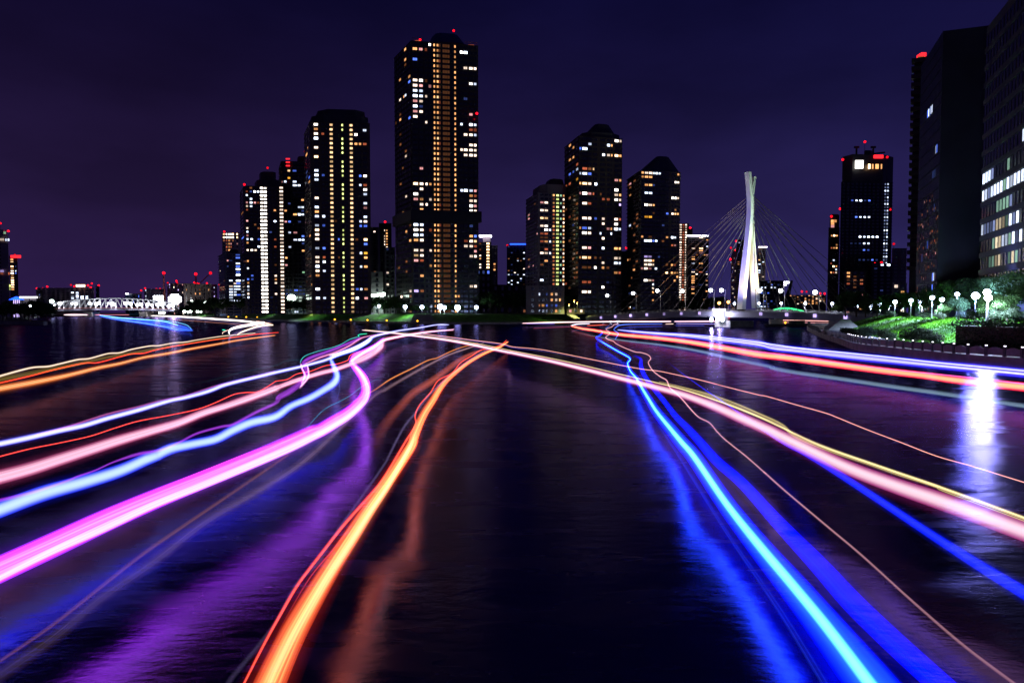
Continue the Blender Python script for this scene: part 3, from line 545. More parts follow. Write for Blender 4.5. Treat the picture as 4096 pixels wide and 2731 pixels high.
for (xa, ya, cc) in ((134, 634, 'o'), (150, 634, 'o'), (134, 650, 'o'), (134, 668, 'p'), (134, 688, 'd')):
    q = P(3250 + xa / 1.65, 500 + ya / 1.65, 446); put('window', winmesh(cc, 1), Z2, (q.x, q.y + .3, q.z), R(2), (2.2, 1, 1.8))
Z3, _ = tower('mid-rise apartments with pink windows at the foot of the stepped office tower', (205, 205, 345), 965, 380, crop=c7, z0=GZ, ang=3, depth=18, floors=12, wallm='wall_brown', fillgap=3, pr=.30, pal='kopdr', name='apartment_block')
Z4, _ = tower('pale ledged office block between the stepped tower and the balcony tower', (515, 515, 612), 815, 400, crop=c7, z0=GZ, ang=3, depth=24, floors=18, wallm='wall_grey', slab=.6, fillgap=3, pr=.03, pal='be', beacons=[(537, 785)], name='office_block')
Z5, _ = tower('dim office block with a cold lit strip, right foot of the stepped tower', (385, 385, 520), 912, 392, crop=c7, z0=GZ, ang=3, depth=20, floors=14, wallm='wall_office', fillgap=3, pr=.04, pal='be', rows=[(926, 455, 498, 'C')], beacons=[(412, 915), (455, 909), (443, 972)], name='office_block')
Z6, _ = tower('small pale block with warm windows in front of the ledged office block', (520, 520, 618), 1045, 340, crop=c7, z0=GZ, ang=3, depth=14, floors=5, wallm='wall_grey', fillgap=3, pr=.35, pal='owc', name='apartment_block')
# far left
A1, ga = tower('striped mauve office tower cut by the left edge of the picture', (-60, -60, 98), 285, 900, crop=c0, z0=2, ang=0, depth=40, floors=22, wallm='wall_mauve', fillgap=40, slab=1.2, pr=0, beacons=[(4, 172), (78, 246)], rows=[], name='office_tower', crown=[(-60, 78, 240, 285, 'wall_mauve', -60, 78), (-60, 20, 205, 240, 'wall_mauve', -60, 20)])
for (xa, xb, ya, cc) in ((0, 36, 325, 'w'), (50, 62, 328, 'c'), (72, 88, 328, 'c'), (34, 54, 262, 'G'), (2, 34, 622, 'l'), (88, 100, 760, 'g'), (88, 100, 790, 'g'), (4, 30, 643, 'r'), (78, 90, 645, 'r')):
    q = P((xa + xb) / 2 / 2.352, 820 + ya / 2.352, 897.5); put('window', winmesh(cc, 3), A1, q, 0, ((xb - xa) / 2.352 * 900 / F, 1, 3.2))
A2, _ = tower('slim tower with warm landings and red and blue roof lights, beside the striped tower', (102, 102, 180), 480, 1000, crop=c0, z0=2, ang=0, depth=25, floors=26, wallm='wall_dark', slab=1, fillgap=6, pr=.08, pal='ec', cols=[(112, 142, '513o 545O 585O 605o 620w 648W 668o 690O 712O 735O 752O 770O 790o'), (154, 166, '580e 630c 650b')], beacons=[(140, 470), (180, 484)])
b_ = MB(); q0, q1 = P(40, 1026, 995), P(78, 1026, 995); b_.box(((q0.x + q1.x) / 2, 997, q0.z), (q1.x - q0.x, 2, 4)); b_.build('roof_light_line', EM['redsign'], A2)
A3, _ = tower('low hall with lit end windows and an orange roof sign behind the truss bridge', (350, 350, 890), 780, 1300, crop=c0, z0=2, ang=0, depth=60, floors=7, yb=905, wallm='wall_mauve', fillgap=9, pr=0, rows=[(822, 662, 770, 'C'), (856, 662, 840, 'Cc'), (886, 660, 828, 'C'), (838, 730, 770, 'c'), (872, 730, 770, 'c'), (905, 730, 770, 'c')], beacons=[(348, 785), (402, 785), (444, 768), (668, 752), (700, 765), (828, 756), (854, 776), (864, 738)], ww=7.5, name='exhibition_hall')
b_ = MB(); q0, q1 = P(720 / 2.352, 1143, 1299), P(795 / 2.352, 1143, 1299); b_.box(((q0.x + q1.x) / 2, 1299, q0.z), (q1.x - q0.x, 3, 4)); b_.build('roof_sign', EM['O'], A3)
A4, _ = tower('small dark block at the left end of the round-cornered hall', (345, 345, 408), 800, 1250, crop=c0, z0=2, ang=0, depth=30, floors=8, wallm='wall_black', fillgap=7, pr=.05, pal='ce', name='low_block')
A5, _ = tower('low terminal building with a long white light line on its eaves', (110, 110, 520), 866, 1250, crop=c0, z0=2, ang=0, depth=50, floors=2, wallm='wall_grey', fillgap=12, pr=.0, name='terminal_building')
for xa, xb in ((115, 168), (188, 348)):
    b_ = MB(); q0, q1 = P(xa / 2.352, 820 + 868 / 2.352, 1247), P(xb / 2.352, 820 + 868 / 2.352, 1247); b_.box(((q0.x + q1.x) / 2, 1247, q0.z), (q1.x - q0.x, 3, 2.6)); b_.build('eaves_light', EM['strip'], A5)
A6, _ = tower('tiny far tower with blue windows right of the round-cornered hall', (905, 905, 940), 762, 1350, crop=c0, z0=2, ang=0, depth=20, floors=10, wallm='wall_blue', fillgap=8, pr=.25, pal='be', beacons=[(929, 757)])
ct = (400, 1080, 4.704)
A7, _ = tower('low violet-blue hall under a blue glow beyond the truss bridge', (480, 480, 790), 445, 1400, crop=ct, z0=2, ang=0, depth=40, floors=4, wallm='wall_blue', fillgap=9, pr=.2, pal='ebe', beacons=[(776, 385)], name='exhibition_hall')
b_ = MB(); q0, q1 = P(503, 1175, 1395), P(513, 1175, 1395); b_.box(((q0.x + q1.x) / 2, 1395, q0.z), (q1.x - q0.x, 3, 3)); b_.build('white_sign', EM['strip'], A7)
A8, _ = tower('pale block with a corner column of windows behind the floodlit building site', (840, 840, 1250), 355, 1350, crop=ct, z0=2, ang=0, depth=40, floors=9, wallm='wall_mauve', fillgap=14, pr=.06, pal='wl', cols=[(862, 880, '*c.c')], beacons=[(848, 345), (1062, 356), (1130, 358)], name='apartment_block')
A9, _ = tower('long pink-lit apartment block behind the floodlit building site', (1275, 1275, 1770), 252, 1450, crop=ct, z0=2, ang=0, depth=40, floors=12, wallm='wall_mauve', fillgap=8, pr=.42, pal='pkwlr', beacons=[(1275, 244), (1438, 205), (1452, 241), (1775, 234), (1865, 262), (1830, 248)], name='apartment_block')
A10, _ = tower('dark brick-coloured block with a few orange windows, left of the pink-lit tower', (1590, 1590, 2100), 262, 1200, crop=ct, z0=2, ang=0, depth=30, floors=8, wallm='wall_brown', fillgap=7, pr=.12, pal='ood', beacons=[(2012, 250), (1793, 256)], name='apartment_block')
A11, _ = tower('distant violet apartment tower peeping right of the brick-coloured block', (2100, 2100, 2215), 270, 1500, crop=ct, z0=2, ang=0, depth=30, floors=14, wallm='wall_mauve', fillgap=7, pr=.5, pal='plwc', beacons=[(2246, 276)], name='apartment_block')
A12, _ = tower('small black block at the water below the violet apartment tower', (2145, 2145, 2270), 545, 900, crop=ct, z0=2, ang=0, depth=20, floors=5, wallm='wall_black', fillgap=7, pr=.04, pal='e', name='low_block')
# ------------------------------------------------------------ near right: aligned with the embankment street (20.3 degrees)
aR = R(20.3); dF = Vector((math.sin(aR), math.cos(aR))); dR = Vector((math.cos(aR), -math.sin(aR)))
# dark glass office tower
rt = empty('glass_office_tower', (125, 200, TZ), 'huge nearly unlit black glass tower on the right with fine vertical fins', 'building')
Cn = Vector((118, 190)); Lb = Cn + dF * 27.5; zt = zat(125, 190, 3750)
b_ = MB(); b_.prism([(p.x, p.y) for p in (Cn, Cn + dR * 26, Lb + dR * 26, Lb)], TZ, zt); b_.build('wall', M['wall_black'], rt)
fin = MB(); fin.box((0, 0, 0), (.22, .12, 1)); finm = fin.mesh('fin', [M['frame']])
nf = 19; n_out = Vector((-dF.y, dF.x)); rzf = math.atan2(-dF.y, -dF.x)
for i in range(nf + 1):
    q = Cn + dF * (27.5 * i / nf) + n_out * .14; put('fin', finm, rt, (q.x, q.y, (TZ + zt) / 2), rzf, (1, 1, zt - TZ))
gl = MB(); nfl = 24; fhh = (zt - TZ) / nfl
paneslit = {(5, 7): 'c', (5, 8): 'c', (5, 9): 'b', (5, 10): 'c', (5, 11): 'b', (5, 12): 'e', (11, 3): 'e', (11, 4): 'e', (11, 5): 'e', (17, 8): 'b', (17, 9): 'e', (14, 3): 'e', (20, 2): 'c', (20, 3): 'b', (21, 3): 'b', (18, 13): 'e', (9, 2): 'b', (9, 3): 'c', (13, 5): 'd'}
# small glowing panes on the lower floors stand in for a reflection in the glass
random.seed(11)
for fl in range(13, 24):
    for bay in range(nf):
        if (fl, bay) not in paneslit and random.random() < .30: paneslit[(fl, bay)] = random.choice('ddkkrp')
for fl in range(nfl):
    z = zt - (fl + .5) * fhh
    for bay in range(nf):
        q = Cn + dF * (27.5 * (bay + .5) / nf) + n_out * .08
        k = paneslit.get((fl, bay))
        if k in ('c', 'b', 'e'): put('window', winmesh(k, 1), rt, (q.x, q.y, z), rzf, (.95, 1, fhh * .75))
        elif k: put('window', winmesh(k, 1), rt, (q.x, q.y, z + random.uniform(-.8, .8)), rzf, (.55, 1, .7))  # imitated reflection, not a lit room
        else: gl.box((q.x, q.y, z), (1.2, .1, fhh * .86), rzf)
gl.build('dark_window_pane', M['glass'], rt, kind='stuff')
# nearer office block with tall windows
rt = empty('office_block', (125, 150, TZ), 'nearest dark office block, tall narrow windows lit in rows of cold white', 'building')
Cn2 = Vector((110, 161)); LEN = 46; zt2 = zat(113, 161, 3960)
e0, e1 = Cn2, Cn2 - dF * LEN
b_ = MB(); b_.prism([(p.x, p.y) for p in (e1, e1 + dR * 28, e0 + dR * 28, e0)], TZ, zt2)
fl0 = 3.92; zrow0 = zat(450 + 582 / 2.148, 161, 3917)    # centre height of the first fully lit row
def facade_pos(u): return e0 - dF * u + n_out * .08
k_top = int((zt2 - zrow0) / fl0)
rowsD = {  # row index down from the first lit row -> {window index: code}
    -3: {15: 'c', 16: 'q'}, -2: {13: 'c', 14: 'c', 15: 'C'}, -1: {12: 'c', 13: 'C', 14: 'C'},
    0: {0: 'c', 1: 'c', 2: 'c', 3: 'q', 8: 'm'}, 1: {0: 'c', 1: 'c', 2: 'q', 3: 'c', 4: 'c', 5: 'C', 6: 'C', 7: 'm', 8: 'c', 9: 'c', 10: 'c', 11: 'c', 12: 'C', 13: 'c', 14: 'c', 15: 'C'},
    2: {5: 'm', 6: 'm', 7: 'm', 8: 'm', 9: 'q', 12: 'd', 13: 'k'}, 3: {0: 'c', 1: 'q', 2: 'q', 3: 'q', 4: 'q', 5: 'Q', 6: 'Q', 7: 'Q', 8: 'm', 9: 'c', 10: 'q', 11: 'c', 13: 'd'},
    4: {3: 'd', 4: 'm', 5: 'Q', 6: 'Q', 7: 'c', 8: 'c', 9: 'm', 10: 'c', 11: 'q', 12: 'c'}, 5: {0: 'd', 1: 'd', 2: 'd', 3: 'm', 4: 'm', 5: 'Q', 6: 'Q', 9: 'm', 10: 'Q', 11: 'm'}, 7: {6: 'q', 7: 'c', 8: 'c', 9: 'c', 10: 'c'}}
nb = int(LEN / 2.15); gl = MB()
FD = Vector((-dF.x, -dF.y)); rzd = math.atan2(FD.y, FD.x)
for r_ in range(-k_top, 9):
    z = zrow0 - r_ * fl0
    if z < TZ + 1 or z > zt2 - 2: continue
    m0 = (e0 + e1) / 2 + n_out * .15
    b_.box((m0.x, m0.y, z - fl0 / 2), (LEN, .3, 1.1), rzd)
    for i in range(nb):
        q = facade_pos(1.2 + 2.15 * i); k = rowsD.get(r_, {}).get(i, '').replace('C', 'c').replace('d', '')
        if k: put('window', winmesh(k, 1), rt, (q.x, q.y, z), rzd, (1.15, 1, 2.55))
        else: gl.box((q.x, q.y, z), (1.15, .1, 2.55), rzd)
b_.build('wall', M['wall_office'], rt); gl.build('dark_window_pane', M['glass'], rt, kind='stuff')
# balcony tower behind the glass tower
rt = empty('balcony_tower', (150, 262, TZ), 'curved balcony tower with stacked ledges peeping out left of the black glass tower', 'building')
zt3 = zat(226, 245, 3640); q0 = P(3628, HOR, 245); q1 = P(3700, HOR, 245)
b_ = MB(); b_.prism([(q0.x + 1.6, 247), (q1.x, 244), (q1.x * 1.11, 275), (q0.x * 275 / 247 + 2.4, 275)], TZ, zt3); b_.build('wall', M['wall_black'], rt)
nb3 = 27; hb = (zt3 - zat(1090, 245)) / nb3
bm = MB(); bm.prism([(-2.4, 0), (5.5, -1.2), (5.5, 2.5), (-.6, 2.8)], -.15, .12); bm.prism([(-2.4, 0), (5.5, -1.2), (5.5, -1.05), (-2.3, .15)], .12, 1.2); bm.prism([(-2.4, 0), (-2.3, .15), (-.5, 2.8), (-.6, 2.8)], .12, 1.2)
bme = bm.mesh('balcony', [M['wall_brown']])
for k in range(nb3):
    z = zt3 - (k + .6) * hb; put('balcony', bme, rt, (q0.x + 2.2, 245.6, z))
    c_ = random.choice(['', 'd', 'd', 'b', 'l', 'c', 'k', ''])
    if c_: put('window', winmesh(c_, 2), rt, (q0.x + 3.6, 246.5, z + 1.6), R(-4), (2.4, 1, 1.3))
b_ = MB(); q = P(3690, 238, 250); b_.box((q.x - 1.0, 249, q.z), (1.7, 3, 3.0)); b_.build('red_roof_sign', EM['redsign'], rt)
# ------------------------------------------------------------ cable-stayed bridge
random.seed(3)
BA = Vector((.49, -.872)); BA.normalize(); BNv = Vector((-BA.y, BA.x))   # axis towards the right bank, normal to the far side
PY = Vector((109, 335))
def zrail(t):   # t metres along the axis from the pylon
    return 8.7 - .00030 * t * t - (.004 * t if t > 0 else 0) if t > -80 else 8.7 - .00030 * t * t
br = empty('cable_stayed_bridge', (PY.x, PY.y, 0), 'white cable-stayed bridge with one forked pylon crossing the river on the right', 'bridge')
TS = [-112 + 6 * i for i in range(34)]
deck = MB(); gird = MB()
HWD = 9.0
def bp(t, off, z): q = PY + BA * t + BNv * off; return (q.x, q.y, z)
for a, c in zip(TS[:-1], TS[1:]):
    za, zc = zrail(a) - 1.15, zrail(c) - 1.15
    deck.hexa([bp(a, -HWD, za - .5), bp(c, -HWD, zc - .5), bp(c, HWD, zc - .5), bp(a, HWD, za - .5)], [bp(a, -HWD, za), bp(c, -HWD, zc), bp(c, HWD, zc), bp(a, HWD, za)])
    gird.hexa([bp(a, -HWD + .6, za - 2.7), bp(c, -HWD + .6, zc - 2.7), bp(c, HWD - .6, zc - 2.7), bp(a, HWD - .6, za - 2.7)], [bp(a, -HWD + .25, za - .503), bp(c, -HWD + .25, zc - .503), bp(c, HWD - .25, zc - .503), bp(a, HWD - .25, za - .503)])
deck.build('deck', M['deck'], br); gird.build('girder', M['deck'], br)
pm = MB(); pm.box((0, 0, .55), (.12, .12, 1.1)); postm = pm.mesh('railing_post', [M['rail']])
for sgn in (-1, 1):
    rl = MB()
    for a, c in zip(TS[:-1], TS[1:]):
        for hh in (.08, .4, .75): rl.bar(bp(a, sgn * (HWD - .2), zrail(a) - hh), bp(c, sgn * (HWD - .2), zrail(c) - hh), .05, 4)
        rl.hexa([bp(a, sgn * (HWD - .5), zrail(a) - 1.15), bp(c, sgn * (HWD - .5), zrail(c) - 1.15), bp(c, sgn * (HWD - .35), zrail(c) - 1.15), bp(a, sgn * (HWD - .35), zrail(a) - 1.15)], [bp(a, sgn * (HWD - .5), zrail(a) - .75), bp(c, sgn * (HWD - .5), zrail(c) - .75), bp(c, sgn * (HWD - .35), zrail(c) - .75), bp(a, sgn * (HWD - .35), zrail(a) - .75)])
    rl.build('railing', M['metal'], br)
for i in range(68):
    t = -112 + 3 * i; q = bp(t, -(HWD - .2), zrail(t) - 1.15); put('railing_post', postm, br, q)
# light boxes on the girder side
bx = MB(); bx.box((0, 0, 0), (1.3, .5, 1.4)); bxm = bx.mesh('girder_light_box', [EM['l']])
for t in (-96, -82, -68, -54, -40, -27, -14, 24, 38, 52, 66): put('girder_light_box', bxm, br, bp(t, -HWD - .28, zrail(t) - 2.0), math.atan2(BA.y, BA.x))
# pier
pr_ = MB(); pr_.prism([bp(a, b, 0)[:2] for a, b in ((-5, -HWD + 1), (5, -HWD + 1), (5, HWD - 1), (-5, HWD - 1))], -2, 3.0); pr_.build('pier', M['concrete'], br)
pr_ = MB(); pr_.prism([bp(a, b, 0)[:2] for a, b in ((-2.2, -HWD - 1.2), (2.2, -HWD - 1.2), (2.2, -HWD + 2.5), (-2.2, -HWD + 2.5))], 3.0, 7.9); pr_.build('pier_column', M['white_metal'], br)
pr_ = MB(); pr_.prism([bp(a, b, 0)[:2] for a, b in ((-4.2, -HWD - 1.4), (4.2, -HWD - 1.4), (4.2, -HWD + .2), (-4.2, -HWD + .2))], 7.95, 8.9); pr_.build('pylon_plinth', M['white_metal'], br)
q = bp(-2, -HWD - 4.2, 3.6)
for tt in (-3.6, 3.4):
    fb = MB(); qq = bp(tt, -HWD - 2.6, 3.6); fb.sph(qq, .8, 8, 6, sz=1.5); fb.build('pier_floodlight', EM['lampb'], br)
point(br, bp(-2.5, -HWD - 3.5, 5.4), 7000, (.85, .8, 1), .5); point(br, bp(2.5, -HWD - 3.5, 5.4), 5000, (.8, .75, 1), .5)
# pylon: two blades, sections given as photo pixel x centre / y, width in px, offset along the axis
def blade(keys, off, name, dep):
    mb_ = MB(); rings = []
    for (xc, y, wpx, dp) in keys:
        q = P(xc, y, PY.y); z = q.z; cx = (xc - CX) / F * (PY.y + off * BNv.y * 0) ; w_ = wpx / F * PY.y; cx = q.x
        c = Vector((cx, PY.y + off)); u = Vector((1, 0)); a = R(28); ux = Vector((math.cos(a), math.sin(a))); uy = Vector((-math.sin(a), math.cos(a)))
        hw, hd = w_ * .30, dp * .40
        rings.append([(c.x + ux.x * i * hw + uy.x * j * hd, c.y + ux.y * i * hw + uy.y * j * hd, z) for i, j in ((-1, -1), (1, -1), (1, 1), (-1, 1))])
    n0 = len(mb_.v)
    for r_ in rings: mb_.v += r_
    for k in range(len(rings) - 1):
        for i in range(4):
            j = (i + 1) % 4; mb_.f.append((n0 + 4 * k + i, n0 + 4 * k + j, n0 + 4 * k + 4 + j, n0 + 4 * k + 4 + i)); mb_.m.append(0)
    mb_.f.append((n0 + 3, n0 + 2, n0 + 1, n0)); mb_.m.append(0); t_ = n0 + 4 * (len(rings) - 1); mb_.f.append((t_, t_ + 1, t_ + 2, t_ + 3)); mb_.m.append(0)
    return mb_.build(name, M['white_metal'], br)
def X6(x): return 2700 + x / 2.2729
def Y6(y): return 650 + y / 2.2729
def dens(k):   # smooth a key list
    return smooth([tuple(map(float, q)) for q in k], 4)
blade([(X6(a), Y6(b), c / 2.2729, d) for a, b, c, d in dens([(594, 1335, 70, 4.4), (606, 1180, 70, 4.2), (626, 980, 68, 4), (646, 780, 58, 3.6), (662, 620, 56, 3.4), (672, 480, 54, 3.4), (674, 380, 52, 3.3), (669, 250, 56, 3.2), (656, 94, 66, 3)])], -1.2, 'pylon_leg', 4)
blade([(X6(a), Y6(b), c / 2.2729, d) for a, b, c, d in dens([(752, 1322, 68, 4.4), (742, 1150, 68, 4.2), (728, 940, 64, 4), (716, 760, 52, 3.6), (708, 600, 50, 3.4), (706, 480, 46, 3.2), (708, 380, 40, 3), (714, 250, 34, 3), (730, 124, 46, 2.8)])], 2.4, 'pylon_leg', 4)
# cables
zc0, zc1 = zat(Y6(300), 335), zat(Y6(500), 335)
xa_, xb_ = P(X6(690), Y6(300), 335).x, P(X6(690), Y6(500), 335).x
for side, dists in ((1, (20, 27, 35, 43, 51, 59, 67, 75)), (-1, (16, 26, 36, 47, 58, 70, 82, 94))):
    for i, dd in enumerate(dists):
        f_ = i / 7; za = zc1 + (zc0 - zc1) * f_; xm = xb_ + (xa_ - xb_) * f_
        for off in (-1, 1):
            t = side * dd; b_ = MB(); b_.bar((xm + .8 * side, 335 + off * .8, za), bp(t, off * (HWD - 1.2), zrail(t) - .8), .12, 4); b_.build('cable', M['cable'], br)
point(br, (PY.x - 14, PY.y - 26, 10), 110000, (.22, .20, 1), .6, 75, (PY.x + 1, PY.y, 34)).name = 'blue_floodlight'
point(br, (PY.x + 7, PY.y - 17, 9.5), 110000, (1, .84, .44), .6, 80, (PY.x + 6, PY.y, 32)).name = 'cream_floodlight'
point(br, (PY.x + 20, PY.y - 30, 12), 190000, (.62, 1, .68), .6, 50, (PY.x + 4, PY.y, 62)).name = 'green_floodlight'
point(br, (PY.x - 34, PY.y + 38, 9), 50000, (1, .45, .15), .6, 60, (PY.x - 25, PY.y + 30, 36)).name = 'orange_floodlight'
# ------------------------------------------------------------ lamps
ORD_ = ['first', 'second', 'third', 'fourth', 'fifth']
def lamp(label, head, zbase, kind='mast', lit='lampw', r=.55, power=0, col=(.9, .93, 1), group=None, arm=(0, 0), energy_r=.3, name='street_lamp', shade=True):
    hx, hy, hz = head; bx_, by_ = hx + arm[0], hy + arm[1]
    root = empty(name, (bx_, by_, zbase), label, 'lamp', group)
    b_ = MB(); b_.bar((bx_, by_, zbase), (bx_, by_, hz + (.2 if arm != (0, 0) else -r * .8)), .09 + .004 * (hz - zbase), 6, .06); b_.build('pole', M['metal'], root)
    if arm != (0, 0):
        b_ = MB(); b_.bar((bx_, by_, hz + .2), (hx, hy, hz + .3), .06, 5); b_.build('arm', M['metal'], root)
        b_ = MB(); b_.box((hx, hy, hz + r * .9), (r * 2, r * 1.2, .15)); b_.build('lamp_shade', M['frame'], root)
    else:
        b_ = MB(); b_.bar((hx, hy, hz + r * .75), (hx, hy, hz + r * 1.15), r * .5, 8, r * .2); b_.build('lamp_cap', M['frame'], root)
    b_ = MB(); b_.sph((hx, hy, hz), r, 10, 8, sz=.95); b_.build('lamp_globe', EM[lit], root, smooth=True)  # far globes are oversized, their radius stands in for bloom
    if power: point(root, (hx, hy, hz - r - .3), power, col, energy_r, 150 if shade else None, (hx, hy, hz - 20) if shade else None)
    return root
# right embankment path lamps, from nearest to farthest
RL = [(290, 1195, .3), (385, 1190, 1), (448, 1186, 1), (508, 1187, .4), (545, 1168, .8), (600, 1178, 1), (650, 1158, .8), (706, 1165, 1), (790, 1140, 1.2), (855, 1152, 1.2), (955, 1117, .9), (1076, 1127, 2.6), (1152, 1104, 1.6), (1160, 1140, 1.6)]
ords = ['fourteenth', 'thirteenth', 'twelfth', 'eleventh', 'tenth', 'ninth', 'eighth', 'seventh', 'sixth', 'fifth', 'fourth', 'third', 'second', 'first']
lab = ['faint greenish-white embankment lamp farthest along the path, by the bridge end', 'bright embankment lamp, second from the bridge end, over the pale-lit tree', 'bright embankment lamp, third from the bridge end', 'small dim embankment lamp between two bright ones, fourth from the bridge end',
       'embankment lamp set a little higher, fifth from the bridge end', 'low bright embankment lamp on a visible post, sixth from the bridge end', 'embankment lamp, seventh from the bridge end, head higher than its neighbours', 'bright embankment lamp, eighth from the bridge end, over the grass crest',
       'large bright embankment lamp, ninth from the bridge end, under the black glass tower', 'large embankment lamp on a white post, tenth from the bridge end', 'lone high blue-white lamp standing left of the biggest starry lamp', 'biggest and brightest blue-white lamp on the right embankment',
       'upper lamp of the close pair right of the biggest embankment lamp', 'lower lamp of the close pair right of the biggest embankment lamp']
for i, (x, y, s_) in enumerate(RL):
    px_, py_ = 3250 + x / 1.65, 500 + y / 1.65
    hz = TZ + 4.6 if i < 10 else (TZ + 5.2 if i == 10 else TZ + 4.6)
    q = Wz(px_, py_, hz) if py_ < 1246 else None
    q = P(px_, py_, min(330, (hz - CAMZ) * F / (HOR - py_)))
    if i >= 12: q = P(px_, py_, 118 if i == 12 else 112)
    lamp(lab[i], tuple(q), TZ if i < 12 else TZ - .6, lit='lampb' if i < 11 else 'lampx', r=(.42 + .16 * s_) * q.y / 190 if i < 10 else .34 + .13 * s_, power=(20000 * 1.35 if i not in (11, 13) else 14000) * s_, col=(.55, .68, 1) if i != 11 else (.26, .34, 1), group='lamps along the right embankment path', energy_r=.25, shade=i not in (11, 13))
# lamps on the far bank path in front of the towers
FL = [(40, 1325, .7, 'blue-white path lamp left of the tallest tower\'s left edge'), (305, 1333, 1.3, 'bright path lamp below the left corner of the tallest tower'), (475, 1335, 1.3, 'bright path lamp left of the two starry lamps under the tallest tower'), (660, 1333, 2.6, 'left one of the two dazzling starry lamps above the steps'), (702, 1340, 1.3, 'smaller lamp touching the left dazzling lamp above the steps'), (835, 1340, 2.6, 'right one of the two dazzling starry lamps, above the lit lawn'), (1025, 1338, 1.2, 'bright path lamp below the right edge of the tallest tower')]
for x, y, s_, lb in FL:
    px_, py_ = 1500 + x / 2.528, 700 + y / 2.528
    D_ = 446 if px_ > 1560 else 470
    q = P(px_, py_, D_); lamp(lb, tuple(q), CZ, lit='lampb', r=.75 + .42 * s_, power=3500 * s_, col=(.75, .9, 1), group='white lamps on the far bank path', energy_r=.5)
FM = [(345 / 2.767, 200, .3, 'small greenish lamp among trees at the left end of the far bank'), (621, 202, .6, 'small blue-white lamp under the white-column tower'), (1362, 216, .5, 'small lamp under the broad amber-column tower, left'), (1571, 214, .6, 'greenish lamp under the right side of the broad amber-column tower'), (1843, 206, .8, 'tall narrow twin lamp between the amber-column tower and tallest tower'),
      (1022, 264, .6, 'warm globe lamp low on the dark slope, leftmost of the warm ones'), (1184, 257, .8, 'brightest warm globe lamp low on the dark slope'), (1298, 272, .35, 'tiny warm lamp right of the brightest warm globe'), (1407, 272, .5, 'last warm lamp on the dark slope before the blue ramp'), (1096, 266, .3, 'tiny warm lamp between two warm globes on the slope')]
for x, y, s_, lb in FM:
    px_, py_ = 850 + x / 2.767, 1150 + y / 2.767; D_ = 640 if px_ < 1200 else 540
    zb_ = CZ; q = P(px_, py_, D_); q.z = max(q.z, CZ + 1.5); warm = 'warm' in lb
    lamp(lb, tuple(q), zb_ - 1, lit='lampo' if warm else 'lampg', r=.6 + .7 * s_, power=3500 * s_, col=(1, .7, .4) if warm else (.7, 1, .85), group='small lamps on the dark part of the far bank', energy_r=.4)
# big greenish floodlight on a mast (photo 1165,1194) and the shop lights
q = P(1166, 1194, 520); lamp('brilliant cyan-white floodlight on a mast under the blue balcony tower', tuple(q), CZ, lit='lampg', r=3.4, power=12000, col=(.6, 1, .9), energy_r=1.5, name='floodlight_mast')
for i, (x, y) in enumerate(((1490, 1187), (1500, 1183), (1512, 1181), (1524, 1179), (1534, 1177))):
    q = P(x, y, 500); lamp('white yard lamp, %s of five in a slanting row' % ['lowest and largest', 'second lowest', 'middle one', 'second highest', 'highest'][i], tuple(q), CZ, lit='lampg', r=1.5 if i else 2.2, power=5000, col=(.8, 1, .95), group='white yard lamps left of the tallest tower')
for i, (x, y) in enumerate(((1590, 428), (1683, 420), (1790, 412), (1900, 415), (1990, 425))):
    q = P(2050 + x / 3.36, 1100 + y / 3.36, 462); lamp('small greenish lamp among pale-lit leaves behind the bridge end, %s of five' % ORD_[i], tuple(q), CZ, lit='lampg', r=.55, power=5000, col=(.75, 1, .85), group='small lamps among the leaves behind the bridge end')
for i, (x, y) in enumerate(((760, 395), (870, 372), (830, 342))):
    q = P(2050 + x / 3.36, 1100 + y / 3.36, 436); lamp('small yellow lamp in the foliage left of the bridge end, %s of three' % ORD_[i], (q.x, q.y, q.z), CZ, lit='lampo', r=.35, power=5000, col=(.95, 1, .25), group='small yellow lamps in the foliage left of the bridge end')
# bridge street lamps
BL = [(2435, 1182, -98), (2578, 1172, -74), (2680, 1160, -52), (2785, 1164, -36)]
def bridge_pt(px_):  # t on the bridge axis at a pixel column
    k = P(px_, HOR, 1).x; return (k * PY.y - PY.x) / (BA.x - k * BA.y)
BLs = [(2480, 1182, 'leftmost mast lamp at the left end of the cable bridge'), (2585, 1173, 'second mast lamp from the left on the cable bridge'), (2683, 1163, 'third mast lamp from the left, before the round-fronted tower'), (2784, 1164, 'mast lamp on the bridge below the round-fronted tower'), (2899, 1161, 'mast lamp just left of the pylon legs'), (2943, 1161, 'mast lamp touching the left pylon leg'),
       (3098, 1162, 'mast lamp right of the pylon in front of the glowing disc building'), (3182, 1163, 'mast lamp halfway between pylon and right bank'), (3321, 1169, 'last mast lamp of the bridge beside the right bank trees')]
for x, y, lb in BLs:
    t = bridge_pt(x); base = bp(t, -HWD + .8, 0); z = zat(y, base[1], x)
    lamp('white ' + lb, (base[0] - 1.2, base[1], z), zrail(t) - 1.15, lit='lampw', r=.95, power=1500, col=(1, .93, .85), arm=(1.8, 0), group='mast lamps along the cable-stayed bridge')
